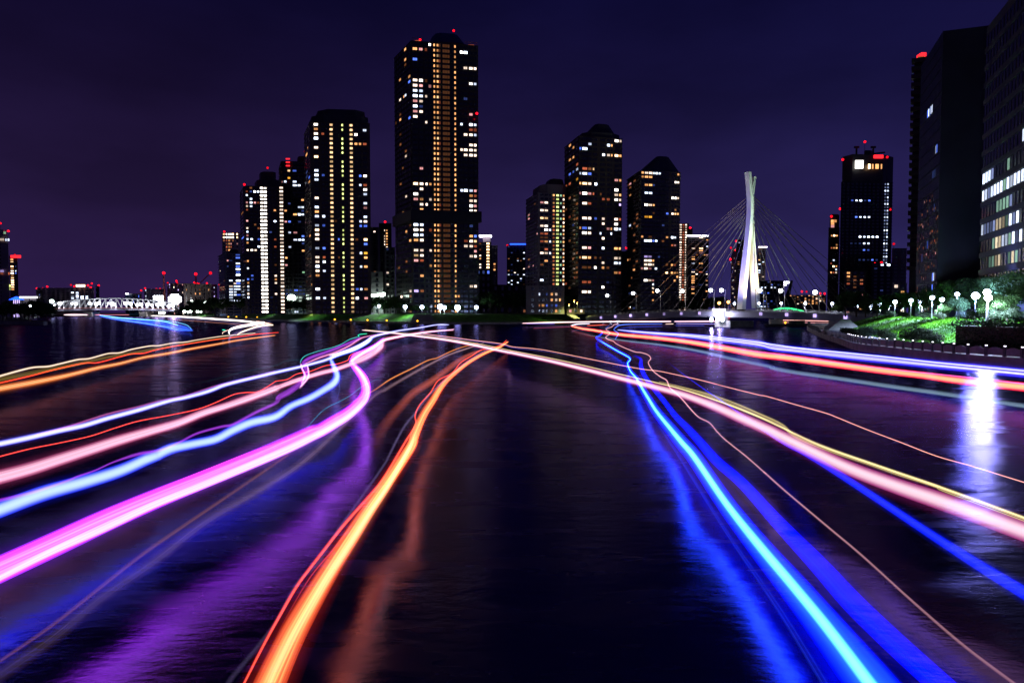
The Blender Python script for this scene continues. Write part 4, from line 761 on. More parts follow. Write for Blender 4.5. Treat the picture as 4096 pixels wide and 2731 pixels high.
for x, y, lb, k in ((2837, 1212, 'orange globe lamp, left of two on the bridge left of the pylon', 'lampo'), (2873, 1208, 'orange globe lamp, right and brighter of two left of the pylon', 'lampo'), (2897, 1214, 'low blue-white globe lamp left of the pylon foot', 'lampb'), (2995, 1213, 'low blue-white globe lamp seen between the pylon legs', 'lampb'), (3083, 1213, 'low blue-white globe lamp right of the pylon on the bridge', 'lampb'), (3179, 1214, 'low white globe lamp above the green arch light', 'lampw'), (3286, 1214, 'low blue-white globe lamp near the right bank', 'lampb')):
    t = bridge_pt(x); base = bp(t, HWD - 2, 0); z = zat(y, base[1], x)
    lamp(lb, (base[0], base[1], z), zrail(t) - 1.15, lit=k, r=.8 if k == 'lampo' else .6, power=1800, col=(1, .5, .2) if k == 'lampo' else (.8, .85, 1), group='globe lamps on the far kerb of the bridge')
for i, (x, y) in enumerate(((2414, 1281), (2442.5, 1281), (2471, 1281))):
    q = Wz(x, y, 1.9); q = P(x, y, 440); lamp('white quay lamp under the left end of the bridge, %s of three' % ['left', 'middle', 'right'][i], (q.x, q.y, q.z + .0), 0.2, lit='lampg', r=1.1, power=4500, col=(.8, 1, .9), group='three quay lamps under the bridge end')
# green arched light strip behind the bridge rail
b_ = MB(); ga_ = smooth([(2700 + x / 3.618, 1150 + y / 3.618) for x, y in ((1430, 325), (1520, 305), (1630, 300), (1720, 312), (1800, 330), (1860, 345))], 3)
pts_ = [P(x, y, 420) for x, y in ga_]
for a, c in zip(pts_[:-1], pts_[1:]): b_.bar(a, c, .55, 6)
for q in pts_[::3]: b_.bar((q.x, q.y, 4), q, .2, 4)
b_.build('lit_arch', EM['stripg'], label='green lit arch of a small footbridge behind the cable bridge rail', cat='arch')
# mooring lights along the water's edge
mo = MB(); mo.sph((0, 0, 0), .55, 8, 6); mom = mo.mesh('light', [EM['amber']]); mp_ = MB(); mp_.bar((0, 0, -1), (0, 0, 0), .09, 5); mpm = mp_.mesh('post', [M['frame']])
MLs = [(913, 1266.5), (946, 1267), (985, 1268.5), (1029, 1269.8), (1075, 1271), (1124, 1272), (1174, 1273), (1224, 1274), (1280, 1275.5), (1339, 1277.5), (1403, 1278.7), (1470, 1280), (1547, 1281.5), (1670, 1283.5)]
mdesc = ['below the low grey block', 'second from the left', 'under the left edge of the white-column tower', 'under the bright white column', 'fifth from the left', 'under the blue balcony tower', 'below the cyan floodlight', 'under the left edge of the amber-column tower', 'below the brightest warm globe', 'between the two amber stair columns', 'under the right amber stair column', 'at the foot of the blue ramp', 'on the lit lawn left of the steps', 'rightmost, in front of the steps']
for (x, y), ds in zip(MLs, mdesc):
    q = Wz(x, y, 2.1); rt = empty('mooring_light', (q.x, q.y, 1.2), 'amber quay light ' + ds, 'light', 'amber lights along the far quay')
    put('light_globe', mom, rt, (q.x, q.y, 2.1), scale=(q.y / 480,) * 3); put('post', mpm, rt, (q.x, q.y, 2.1))
# steps in the far lawn
st = empty('stairs', (P(1720, HOR, 425).x, 425, 1.2), 'broad flight of terraced steps in the lit lawn under the two dazzling lamps', 'steps')
xa, xb = P(1645, HOR, 425).x, P(1792, HOR, 425).x
for k in range(8):
    b_ = MB(); b_.box(((xa + xb) / 2, 421.5 + 2.1 * k + 6, 1.45 + .62 * k), (xb - xa, 14 - .2 * k, .5)); b_.build('step', M['concrete'], st)
# blue-lit ramps
for (pts, lb) in (([(1405, 1270), (1490, 1250)], 'bluish paved ramp slanting up the far lawn left of the steps'), ([(2275, 1257), (2305, 1272)], 'bluish paved ramp on the small lawn left of the bridge end')):
    a = Wz(*pts[0], 2.2); c = Wz(*pts[1], CZ + .1) if pts[1][1] > 1252 else P(pts[1][0], pts[1][1] + 2, 470)
    a = P(pts[0][0], pts[0][1], 462 if len(lb) < 62 else 430); 
    if lb.startswith('bluish paved ramp on'): a, c = P(2280, 1256, 446), P(2310, 1274, 431)
    b_ = MB(); b_.hexa([(a.x - 2, a.y, a.z - .6), (a.x + 2, a.y, a.z - .6), (c.x + 2, c.y, c.z - .6), (c.x - 2, c.y, c.z - .6)], [(a.x - 2, a.y, a.z), (a.x + 2, a.y, a.z), (c.x + 2, c.y, c.z), (c.x - 2, c.y, c.z)]); b_.build('paved_ramp', M['paving'], label=lb, cat='ramp')
# far quay fence
fq = empty('quay_railing', (CB[30][0], CB[30][1], 1.2), 'low dark railing along the far quay edge in front of the lawn', 'railing')
b_ = MB()
for a, c in zip(CB[:-1], CB[1:]): b_.bar((a[0], a[1], 2.1), (c[0], c[1], 2.1), .06, 4)
b_.build('rail', M['rail'], fq)
b_ = MB(); acc = 0
for a, c in zip(CB[:-1], CB[1:]):
    Lg = math.dist(a, c)
    for k in range(int(Lg / 4)): t = k * 4 / Lg; b_.bar((a[0] + (c[0] - a[0]) * t, a[1] + (c[1] - a[1]) * t, 1.2), (a[0] + (c[0] - a[0]) * t, a[1] + (c[1] - a[1]) * t, 2.1), .07, 4)
b_.build('post', M['rail'], fq, kind='stuff')
# ------------------------------------------------------------ truss bridge far left
tb = empty('truss_bridge', (P(450, HOR, 1150).x, 1150, 0), 'floodlit arched white truss bridge far away on the left', 'bridge')
def tbx(px_): return P(px_, HOR, 1150).x
def tbz(y): return zat(y, 1150, 450)
arc = lambda x: 1193 + ((x - 455) / 250) ** 2 * 22
dk = lambda x: 1233 + ((x - 455) / 250) ** 2 * 5
xs = [200 + 21 * i for i in range(25)]
for yy, nm in ((1145, 0), (1161, 1)):
    ch = MB()
    for a, c in zip(xs[:-1], xs[1:]):
        ch.bar((tbx(a), yy, tbz(arc(a))), (tbx(c), yy, tbz(arc(c))), .8, 4)
    ch.build('top_chord', M['white_metal'], tb)
    for i, a in enumerate(xs):
        m_ = MB(); m_.bar((tbx(a), yy, tbz(dk(a))), (tbx(a), yy, tbz(arc(a))), .45, 4); m_.build('vertical_member', M['white_metal'], tb)
        if i < 24:
            c = xs[i + 1]; m_ = MB()
            if i < 12: m_.bar((tbx(a), yy, tbz(dk(a))), (tbx(c), yy, tbz(arc(c))), .6, 4)
            else: m_.bar((tbx(a), yy, tbz(arc(a))), (tbx(c), yy, tbz(dk(c))), .6, 4)
            m_.build('diagonal_member', M['white_metal'], tb)
d_ = MB()
for a, c in zip(xs[:-1], xs[1:]):
    za, zc = tbz(dk(a)), tbz(dk(c)); d_.hexa([(tbx(a), 1143, za - 3), (tbx(c), 1143, zc - 3), (tbx(c), 1163, zc - 3), (tbx(a), 1163, za - 3)], [(tbx(a), 1143, za), (tbx(c), 1143, zc), (tbx(c), 1163, zc), (tbx(a), 1163, za)])
d_.build('deck', M['deck'], tb)
for xx in (364, 582):
    p_ = MB(); p_.box((tbx(xx), 1153, 3), (12, 22, 10)); p_.build('pier', M['concrete'], tb)
l_ = MB()
for a, c in zip(xs[:-1], xs[1:]): l_.bar((tbx(a), 1142.5, tbz(dk(a)) + .6), (tbx(c) - 1, 1142.5, tbz(dk(c)) + .6), .35, 4)
l_.build('rail_light', EM['p'], tb)
TL = [(218, 1220, 1.1), (240, 1214, 2.4), (288, 1214, 1.6), (304, 1215, 2.2), (360, 1214, 2.0), (385, 1216, 2.4), (396, 1212, 2.0), (432, 1212, .9), (447, 1215, 2.4), (455, 1216, 2.0), (502, 1213, 2.4), (522, 1215, 2.2), (550, 1219, 2.2), (564, 1217, 2.2), (590, 1218, 2.4), (607, 1220, 1.6), (630, 1218, 2.4), (648, 1217, 2.6), (676, 1224, 2.2), (690, 1222, 2.4)]
for i, (x, y, r_) in enumerate(TL):
    q = P(x, y, 1140); near = 'at its left end' if x < 260 else 'in its left third' if x < 370 else 'near its middle' if x < 520 else 'in its right third' if x < 620 else 'near its right end'
    lamp(['first', 'second', 'third', 'fourth', 'fifth', 'sixth', 'seventh', 'eighth', 'ninth', 'tenth', 'eleventh', 'twelfth', 'thirteenth', 'fourteenth', 'fifteenth', 'sixteenth', 'seventeenth', 'eighteenth', 'nineteenth', 'last'][i] + ' white globe lamp on the truss bridge, ' + near, tuple(q), tbz(dk(x)), lit='lampw', r=r_ * 1.15, power=14000 if i % 2 else 0, col=(1, .92, .95), group='white lamps on the truss bridge ' + near, energy_r=1.5)
for x, y, r_, lb, k in ((207, 1205, 2.6, 'green-white lamp over the trees at the left end of the truss bridge', 'lampg'), (212, 1243, 1.7, 'green-white lamp low at the water beside the left trees', 'lampg'), (63, 1242, .9, 'small green-white lamp within the far left trees', 'lampg'), (121, 1224, .8, 'small yellow-white lamp high in the far left trees', 'lampw')):
    D_ = 900 if x > 200 else 600; q = P(x, y, D_); lamp(lb, tuple(q), 2, lit=k, r=r_, power=4000, col=(.7, 1, .8))
for i, (x, y, r_) in enumerate(((639, 1251, 1.7), (647, 1251, 1.7), (655, 1251, 1.9), (738, 1245.5, 2.2), (751, 1245.5, 1.8), (763, 1245.5, 2.2), (790, 1246.5, 2.2), (803, 1246.5, 1.6), (766, 1204, 1.8), (819, 1206, 2.4), (838, 1224, 2.0), (881, 1221, 1.6))):
    q = P(x, y, 1000); D2 = ['left', 'middle', 'right'][i % 3]
    lb = ('white quay lamp in a tight trio right of the truss bridge pier, %s one' % D2) if i < 3 else ('green-white quay lamp right of the construction floodlights, %s of five' % ['first', 'second', 'third', 'fourth', 'last'][i - 3]) if i < 8 else ['mast lamp right of the floodlit site, smaller of two', 'mast lamp right of the floodlit site, larger of two', 'green-white lamp at the foot of the brick-coloured block', 'green-white lamp below the small black block'][i - 8]
    lamp(lb, tuple(q), 1.5, lit='lampg', r=r_, power=8000, col=(.75, 1, .8), group='quay lamps beyond the truss bridge')
# construction floodlights, arrays enlarged to the size of their glare
for (x, y, wpx, hpx, lb) in ((700, 1197, 52, 40, 'huge dazzling floodlight array at the building site right of the truss bridge'), (634, 1193, 40, 22, 'smaller warm floodlight array left of the dazzling one at the building site')):
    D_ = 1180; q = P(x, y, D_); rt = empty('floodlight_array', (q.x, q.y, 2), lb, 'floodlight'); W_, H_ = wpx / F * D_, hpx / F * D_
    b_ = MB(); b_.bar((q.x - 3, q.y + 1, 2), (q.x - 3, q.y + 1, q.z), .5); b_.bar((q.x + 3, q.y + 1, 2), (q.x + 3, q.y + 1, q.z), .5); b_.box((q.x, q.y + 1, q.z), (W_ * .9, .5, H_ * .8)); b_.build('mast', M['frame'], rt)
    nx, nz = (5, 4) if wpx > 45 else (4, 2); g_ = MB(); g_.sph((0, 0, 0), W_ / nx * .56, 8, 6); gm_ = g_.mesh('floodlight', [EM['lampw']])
    for i in range(nx):
        for j in range(nz):
            if (i in (0, nx - 1)) and (j in (0, nz - 1)) and nx == 5: continue
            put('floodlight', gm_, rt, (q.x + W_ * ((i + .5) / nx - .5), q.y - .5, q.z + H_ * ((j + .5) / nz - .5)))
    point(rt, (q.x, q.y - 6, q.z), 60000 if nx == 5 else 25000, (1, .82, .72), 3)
# tower cranes
def crane(lb, x, ytop, ybase, jib=None):
    D_ = 1230; q = P(x, ytop, D_); q0 = P(x, ybase, D_); rt = empty('tower_crane', (q.x, D_, q0.z), lb, 'crane', 'red-lit cranes over the building site')
    b_ = MB(); s_ = 1.3
    for i, j in ((-s_, -s_), (s_, -s_), (s_, s_), (-s_, s_)): b_.bar((q.x + i, D_ + j, q0.z), (q.x + i * .4, D_ + j * .4, q.z), .35, 4)
    n_ = 8
    for k in range(n_): z0_, z1_ = q0.z + (q.z - q0.z) * k / n_, q0.z + (q.z - q0.z) * (k + 1) / n_; b_.bar((q.x - s_, D_ - s_, z0_), (q.x + s_, D_ - s_, z1_), .25, 4)
    b_.build('mast', M['crane'], rt)
    b_ = MB(); b_.sph(q, 2.6, 8, 6); b_.build('beacon_light', EM['R'], rt)
    if jib:
        a, c = P(jib[0], jib[1], D_), P(jib[2], jib[3], D_); b_ = MB()
        for o_ in (-1, 1): b_.bar((a.x, a.y, a.z + o_), (c.x, c.y, c.z + o_ * .4), .4, 4)
        for k in range(8):
            t0, t1 = k / 8, (k + 1) / 8; b_.bar(a.lerp(c, t0) + Vector((0, 0, -1)), a.lerp(c, t1) + Vector((0, 0, 1)), .25, 4)
        b_.build('jib', M['crane'], rt); b_ = MB(); b_.sph(c, 2.6, 8, 6); b_.build('beacon_light', EM['R'], rt)
crane('upright red crane with a red lamp on top over the floodlights', 655, 1092, 1200)
crane('luffing crane with its jib leaning right, red lamp at each tip', 783, 1096, 1150, (798, 1134, 842, 1092))
# bridge-side crane silhouette right of the pylon
rt = empty('harbour_crane', (P(3155, HOR, 520).x, 520, 4), 'dark unlit crane leaning right behind the bridge lamps', 'crane')
b_ = MB(); a, c = P(3150, 1185, 520), P(3168, 1122, 520); b_.bar(a, c, 1.8, 4, .8); b_.box((a.x - 2, 520, a.z - 3), (12, 8, 6)); b_.bar((a.x, 520, 4), (a.x, 520, a.z), 1.2, 6); b_.build('jib', M['wall_black'], rt)
# work barge and boat under the bridge
rt = empty('work_boat', (P(3150, HOR, 345).x, 345, 0), 'dark work boat moored under the cable bridge with one amber light', 'boat')
def hull(root, cx, cy_, L_, W_, H_, m_):
    b_ = MB(); b_.hexa([(cx - L_ / 2 + 1, cy_ - W_ / 2, -.2), (cx + L_ / 2 - 3, cy_ - W_ / 2, -.2), (cx + L_ / 2 - .5, cy_, -.2), (cx + L_ / 2 - 3, cy_ + W_ / 2, -.2), (cx - L_ / 2 + 1, cy_ + W_ / 2, -.2)], [(cx - L_ / 2, cy_ - W_ / 2 - .4, H_), (cx + L_ / 2 - 3, cy_ - W_ / 2 - .4, H_), (cx + L_ / 2 + 1.5, cy_, H_ + .4), (cx + L_ / 2 - 3, cy_ + W_ / 2 + .4, H_), (cx - L_ / 2, cy_ + W_ / 2 + .4, H_)]); return b_.build('hull', M[m_], root)
cx = P(3120, HOR, 345).x; hull(rt, cx, 345, 15, 4, 1.3, 'wall_black')
b_ = MB(); b_.box((cx - 2, 345, 2.5), (6, 3, 2.4)); b_.box((cx - 1, 345, 4.1), (3, 2.4, .8)); b_.bar((cx, 345, 3), (cx, 345, 6.2), .1); b_.build('cabin', M['wall_grey'], rt)
b_ = MB(); b_.sph((cx + 2, 343, 1.9), .45); b_.build('deck_light', EM['amber'], rt)
rt = empty('work_boat', (P(3190, HOR, 348).x, 348, 0), 'second black boat close to the right bank under the bridge', 'boat')
cx = P(3180, HOR, 348).x; hull(rt, cx, 348, 14, 4, 1.2, 'wall_black'); b_ = MB(); b_.box((cx + 1, 348, 2.1), (7, 3, 1.8)); b_.bar((cx, 348, 3), (cx, 348, 5.2), .1); b_.build('cabin', M['wall_black'], rt)
# ------------------------------------------------------------ trees
def tree_meshes(nleaf, ls, seed, h=9., rx=4., ry=4., trunk=.35, clump=9):
    random.seed(seed); tr = MB(); th = h * .42
    tr.bar((0, 0, 0), (random.uniform(-.2, .2), .1, th), h * .035, 7, h * .022)
    cl = []
    for k in range(clump):
        a = 6.283 * k / clump + random.uniform(-.4, .4); rr = random.uniform(.25, .75); zz = h * random.uniform(.45, .88)
        c = (math.cos(a) * rx * rr, math.sin(a) * ry * rr, zz); cl.append((c, random.uniform(.28, .46) * rx)); tr.bar((0, 0, th * random.uniform(.7, 1)), c, h * .014, 5, h * .005)
    cl.append(((0, 0, h * .86), rx * .42)); cl.append(((0, 0, h * .66), rx * .6))
    cr = MB()
    for i in range(nleaf):
        c, r_ = random.choice(cl)
        while True:
            v = Vector((random.uniform(-1, 1), random.uniform(-1, 1), random.uniform(-1, 1)))
            if .35 < v.length < 1: break
        p = Vector(c) + Vector((v.x * r_ * 1.15, v.y * r_ * 1.15, v.z * r_ * .85))
        n = (v + Vector((random.uniform(-.8, .8), random.uniform(-.8, .8), random.uniform(-.2, 1)))).normalized()
        u = n.cross(Vector((random.uniform(-1, 1), random.uniform(-1, 1), .3))).normalized(); w_ = n.cross(u); s_ = ls * random.uniform(.6, 1.3)
        cr.face([p - u * s_, p - w_ * s_ * .5, p + u * s_, p + w_ * s_ * .5])
    return tr.mesh('trunk', [M['bark']]), cr
def mk_kind(n, ls, seed, mats, **k):
    t, c = tree_meshes(n, ls, seed, **k); return t, c.mesh('crown', [mats])
KF = [mk_kind(900, .55, s_, M['leaf'], h=9, rx=4.2, ry=4.2, clump=10) for s_ in (1, 2, 3)]
KN = [mk_kind(6500, .17, s_, M['leaf'], h=8, rx=3.6, ry=3.6, clump=15) for s_ in (4, 5, 6)]
KS = [mk_kind(3200, .13, s_, M['leaf_b'], h=2.6, rx=2.2, ry=2.0, clump=16) for s_ in (7, 8)]
def plant_tree(kind, x, y, z, s_, label, group=None, cat='tree', name='tree', sz=None):
    rt = empty(name, (x, y, z), label, cat, group); rz = random.uniform(0, 6.28)
    for nm, me in zip(('trunk', 'crown'), kind): put(nm, me, rt, (x, y, z), rz, (s_, s_, sz or s_))
    return rt
ORD = ['first', 'second', 'third', 'fourth', 'fifth', 'sixth', 'seventh', 'eighth', 'ninth', 'tenth', 'eleventh', 'twelfth', 'thirteenth', 'fourteenth', 'fifteenth', 'sixteenth', 'seventeenth', 'eighteenth', 'nineteenth', 'twentieth']
random.seed(21)
zones = [(760, 965, 'at the foot of the low grey block', 560), (965, 1130, 'below the white-column tower', 520), (1130, 1230, 'below the blue balcony tower', 500), (1230, 1480, 'below the broad amber-column tower', 480), (1480, 1640, 'left of the starry lamps under the tallest tower', 470), (1640, 1900, 'behind the two starry lamps', 462), (1900, 2110, 'in the dark gap right of the tallest tower', 470), (2110, 2270, 'before the podium of the lime-column tower', 452), (2270, 2480, 'at the foot of the sloping-crown tower', 458), (2480, 2720, 'behind the left end of the cable bridge', 470), (2720, 2900, 'under the round-fronted tower behind the bridge', 480)]
for (a, c, ds, D_) in zones:
    n_ = max(2, int((c - a) / 22))
    for k in range(n_):
        x = a + (c - a) * (k + random.uniform(.2, .8)) / n_; Dd = D_ + random.uniform(-8, 30); q = P(x, HOR, Dd)
        s_ = random.uniform(1.0, 1.45) if not (1640 < x < 1880) else random.uniform(.55, .8)
        if 1900 < x < 2110: s_ *= 1.3
        plant_tree(KF[k % 3], q.x, q.y, CZ - .2, s_, ORD[k] + ' dark tree from the left ' + ds, 'dark trees ' + ds)
for k in range(16):     # far left bank
    x = -60 + 17.5 * k; D_ = random.uniform(480, 640) if x > 60 else random.uniform(400, 500); q = P(x, HOR, D_)
    plant_tree(KF[k % 3], q.x, q.y, 1.8, random.uniform(.9, 1.5), ORD[k] + ' from the left of the black tree silhouettes on the near left bank', 'black trees on the left bank')
for k, x in enumerate((100, 130, 160, 185)):
    q = P(x, HOR, 660); plant_tree(KF[k % 3], q.x, q.y, 1.8, 1.9 - .15 * abs(x - 140) / 20, ORD[k] + ' of four taller dark trees left of the truss bridge end', 'taller trees left of the truss bridge')
for k in range(9):
    x = 730 + k * 18; q = P(x, HOR, random.uniform(880, 960)); plant_tree(KF[k % 3], q.x, q.y, CZ - 1, random.uniform(1.0, 1.4), ORD[k] + ' distant dark tree right of the floodlights, counted from the left', 'distant trees right of the floodlights')
# right bank trees: (photo x, distance, scale, label)
RT = [(3382, 262, 1.25, 'big black tree at the bridge end of the right bank'), (3425, 250, 1.2, 'dark round tree right of the big black one at the bridge end'), (3352, 285, .8, 'small dark tree leaning over the water beside the bridge'),
      (3462, 238, .85, 'tree lit pale green by the lamps at the bridge end of the path'), (3508, 232, .8, 'second pale-lit tree beside the path lamps'), (3550, 262, 1.1, 'dark tree behind the third path lamp'), (3600, 240, 1.1, 'dark tree behind the sixth path lamp'), (3640, 222, 1.05, 'tree between the middle path lamps'),
      (3690, 205, 1.05, 'tree behind the eighth path lamp'), (3735, 196, 1.15, 'tall tree below the black glass tower'), (3790, 185, 1.3, 'tall dark tree right of the ninth path lamp'), (3850, 172, 1.25, 'dark tree left of the biggest lamp'), (3905, 160, 1.25, 'dark tree behind the biggest lamp'), (3960, 150, 1.2, 'dark tree below the lit rows of the near office block'),
      (4010, 140, 1.15, 'leafy dark tree right of the lamp pair'), (4060, 132, 1.15, 'dark tree near the right edge under the office windows'), (4110, 125, 1.2, 'rightmost dark tree cut by the edge'), (3775, 152, .5, 'low tree with lit undersides below the tenth lamp'), (3835, 140, .6, 'low tree in front of the lone high lamp'), (3960, 122, .62, 'low leafy tree lit green beside the lamp pair'), (4030, 118, .6, 'low tree in the dark right of the lamp pair')]
for i, (x, D_, s_, lb) in enumerate(RT):
    q = P(x, HOR, D_); plant_tree(KN[i % 3], q.x, q.y, TZ - .3, s_, lb, 'trees along the right embankment')
# shrubs at the slope foot, (x, y base px, scale)
for i, (x, y, s_, lb) in enumerate(((3470, 1358, 1.0, 'round purple-brown shrub at the slope foot, leftmost'), (3540, 1372, .95, 'second spreading shrub at the slope foot'), (3660, 1382, 1.2, 'tall shrub before the bright grass stripes'), (3722, 1386, 1.0, 'dense dark shrub with bluish lit leaves'), (3590, 1385, .4, 'low bush between the second and third shrubs'), (3625, 1388, .35, 'smallest bush by the railing'), (3700, 1392, .4, 'low dark bush in front of the dense shrub'), (3755, 1394, .4, 'low bush right of the dense shrub'), (3790, 1396, .35, 'last low bush before the dark hedge'))):
    q = Wz(x, y, PZ); plant_tree(KS[i % 2], q.x, q.y, PZ, s_, lb, 'shrubs at the foot of the right slope', cat='shrub', name='shrub')
# dark hedge mass in the right foreground and small clipped hedges
def hedge(label, pts, w_, h_, n_, ls=.16):
    rt = empty('hedge', (pts[0][0], pts[0][1], PZ), label, 'hedge'); cr = MB(); random.seed(len(label))
    core = MB()
    for a, c in zip(pts[:-1], pts[1:]):
        L_ = math.dist(a, c); rz = math.atan2(c[1] - a[1], c[0] - a[0]); core.box(((a[0] + c[0]) / 2, (a[1] + c[1]) / 2, PZ + h_ * .42), (L_, w_ * .7, h_ * .84), rz)
    core.build('hedge_branches', M['bark'], rt)
    seg = list(zip(pts[:-1], pts[1:]))
    for i in range(n_):
        a, c = random.choice(seg); t = random.random(); s1 = random.uniform(-.5, .5); zz = random.random()
        dx, dy = c[0] - a[0], c[1] - a[1]; L_ = math.hypot(dx, dy); side = random.random()
        if side < .45: s1 = math.copysign(.42 + random.uniform(0, .12), s1)
        else: zz = .86 + random.uniform(0, .18) * (1 + math.sin(t * 9 + a[0]))
        p = Vector((a[0] + dx * t - dy / L_ * s1 * w_, a[1] + dy * t + dx / L_ * s1 * w_, PZ + zz * h_)); u = Vector((random.uniform(-1, 1), random.uniform(-1, 1), random.uniform(-1, 1))).normalized(); v = u.cross(Vector((random.uniform(-1, 1), random.uniform(-1, 1), .2))).normalized()
        cr.face([p - u * ls, p - v * ls * .5, p + u * ls, p + v * ls * .5])
    cr.build('hedge_leaves', M['leaf_b'], rt)
hedge('big black hedge filling the dark right foreground above the railing', [(75, 112), (77, 100), (78, 86), (79, 60)], 7, 4.2, 9000, .2)
q = [Wz(x, y, PZ) for x, y in ((3362, 1328), (3400, 1338), (3440, 1347))]; hedge('low clipped hedge along the promenade near the bridge end', [(p.x + 1, p.y) for p in q], 2.2, 1.2, 2500)
q = [Wz(x, y, PZ) for x, y in ((3790, 1398), (3870, 1404))]; hedge('low lit hedge in front of the big black hedge', [(p.x, p.y) for p in q], 2.2, .9, 2500)
# bushes at the crest
for i, (x, D_, s_) in enumerate(((3560, 190, .8), (3610, 176, .8), (3700, 160, .7), (3850, 138, .7), (3900, 130, .8), (3950, 125, .9), (4000, 120, .9), (4050, 116, .9), (3760, 150, .6))):
    q = P(x, HOR, D_); plant_tree(KS[i % 2], q.x, q.y, TZ - .4, s_, 'leafy bush on the crest of the grass slope, %s' % ['leftmost', 'second from the left', 'third from the left', 'just left of the biggest lamp', 'below the biggest lamp', 'pale-lit one below the lamp pair', 'right of the lamp pair', 'rightmost in the dark', 'small one above the grass stripes'][i], 'bushes on the slope crest', cat='bush', name='bush')
# lawn blades (nobody could count them)
random.seed(5); gb = MB()
for i in range(len(RB1) - 1):
    a0, a1, b0, b1 = RB1[i], RB1[i + 1], RB2[i], RB2[i + 1]
    if not (60 < a0[1] < 300): continue
    Lg = math.dist(a0, a1); n_ = int(Lg * (150 if a0[1] < 170 else 60))
    for k in range(n_):
        t, u = random.random(), random.random(); ss = u * u * (3 - 2 * u)
        ax, ay = a0[0] + (a1[0] - a0[0]) * t, a0[1] + (a1[1] - a0[1]) * t; bx_, by_ = b0[0] + (b1[0] - b0[0]) * t, b0[1] + (b1[1] - b0[1]) * t
        x, y = ax + (bx_ - ax) * u, ay + (by_ - ay) * u; z = PZ + (TZ - PZ) * ss; an = random.uniform(0, 3.14); h_ = random.uniform(.2, .5); w_ = .07
        gb.v += [(x - w_ * math.cos(an), y - w_ * math.sin(an), z - .05), (x + w_ * math.cos(an), y + w_ * math.sin(an), z - .05), (x + random.uniform(-.15, .15), y + random.uniform(-.15, .15), z + h_)]
        n0 = len(gb.v) - 3; gb.f.append((n0, n0 + 1, n0 + 2)); gb.m.append(0)
gb.build('grass', M['grass'], kind='stuff', label='rough grass covering the lit slope on the right bank', cat='grass')
# ------------------------------------------------------------ promenade railing, right bank
rr = empty('river_railing', (RB[20][0], RB[20][1], PZ), 'promenade railing with arched infill panels along the right bank', 'railing')
pb = MB(); pb.box((0, 0, .62), (.34, .30, 1.24)); pb.box((0, 0, 1.27), (.40, .36, .06)); pbm = pb.mesh('railing_post', [M['rail']])
lbm = MB(); lbm.sph((-.1, 0, 1.36), .07, 6, 5); lbm.sph((.1, 0, 1.36), .07, 6, 5); lbm = lbm.mesh('post_light', [EM['strip']])
pn = MB(); n_ = 8
bot = [(-1.08 + 2.16 * i / n_, 0, .12) for i in range(n_ + 1)]; top = [(-1.08 + 2.16 * i / n_, 0, .92 + .26 * math.sin(math.pi * i / n_)) for i in range(n_ + 1)]
for i in range(n_):
    a, c, d_, e_ = bot[i], bot[i + 1], top[i + 1], top[i]
    pn.hexa([(a[0], -.03, a[2]), (c[0], -.03, c[2]), (c[0], .03, c[2]), (a[0], .03, a[2])], [(e_[0], -.03, e_[2]), (d_[0], -.03, d_[2]), (d_[0], .03, d_[2]), (e_[0], .03, e_[2])])
pnm = pn.mesh('railing_panel', [M['panel']])
acc = 0; last = None; cnt = 0
P2_ = offs(RB, .35)
for a, c in zip(P2_[:-1], P2_[1:]):
    L_ = math.dist(a, c); s0 = 2.6 - acc
    while s0 <= L_:
        t = s0 / L_; x, y = a[0] + (c[0] - a[0]) * t, a[1] + (c[1] - a[1]) * t
        if 40 < y < 330:
            rz = math.atan2(c[1] - a[1], c[0] - a[0]); o_ = put('railing_post', pbm, rr, (x, y, PZ), rz)
            if y < 140: lo = put('post_light', lbm, None, (0, 0, 0)); lo.parent = o_; lo.location = (0, 0, 0)
            if last is not None: mx, my = (x + last[0]) / 2, (y + last[1]) / 2; put('railing_panel', pnm, rr, (mx, my, PZ), math.atan2(y - last[1], x - last[0]))
            last = (x, y)
        s0 += 2.6
    acc = L_ - (s0 - 2.6) if s0 - 2.6 > 0 or True else acc
# promenade details: benches/flower strips, small ground lights, white tent
for i, (x, y) in enumerate(((3310, 1330), (3335, 1337), (3365, 1345), (3395, 1352))):
    q = Wz(x, y, PZ); rt = empty('planter', (q.x, q.y, PZ), 'long dark planter on the promenade, %s from the bridge end' % ['first', 'second', 'third', 'fourth'][i], 'planter', 'planters on the promenade')
    b_ = MB(); b_.box((q.x, q.y, PZ + .2), (5, .9, .4)); b_.build('planter_box', M['rail'], rt); b_ = MB(); b_.box((q.x, q.y, PZ + .43), (4.7, .6, .06)); b_.build('soil', M['land'], rt)
q = Wz(3320, 1318, PZ); rt = empty('canopy_tent', (q.x, q.y, PZ), 'pale tarpaulin-covered stack beside the bridge end of the promenade', 'tarpaulin')
b_ = MB(); b_.hexa([(q.x - 2, q.y - 3, PZ), (q.x + 9, q.y - 3, PZ), (q.x + 9, q.y + 3, PZ), (q.x - 2, q.y + 3, PZ)], [(q.x + 3.4, q.y - 1, PZ + 3.6), (q.x + 6, q.y - 1, PZ + 3.4), (q.x + 6, q.y + 1, PZ + 3.4), (q.x + 3.4, q.y + 1, PZ + 3.6)]); b_.build('cover', M['paving'], rt)

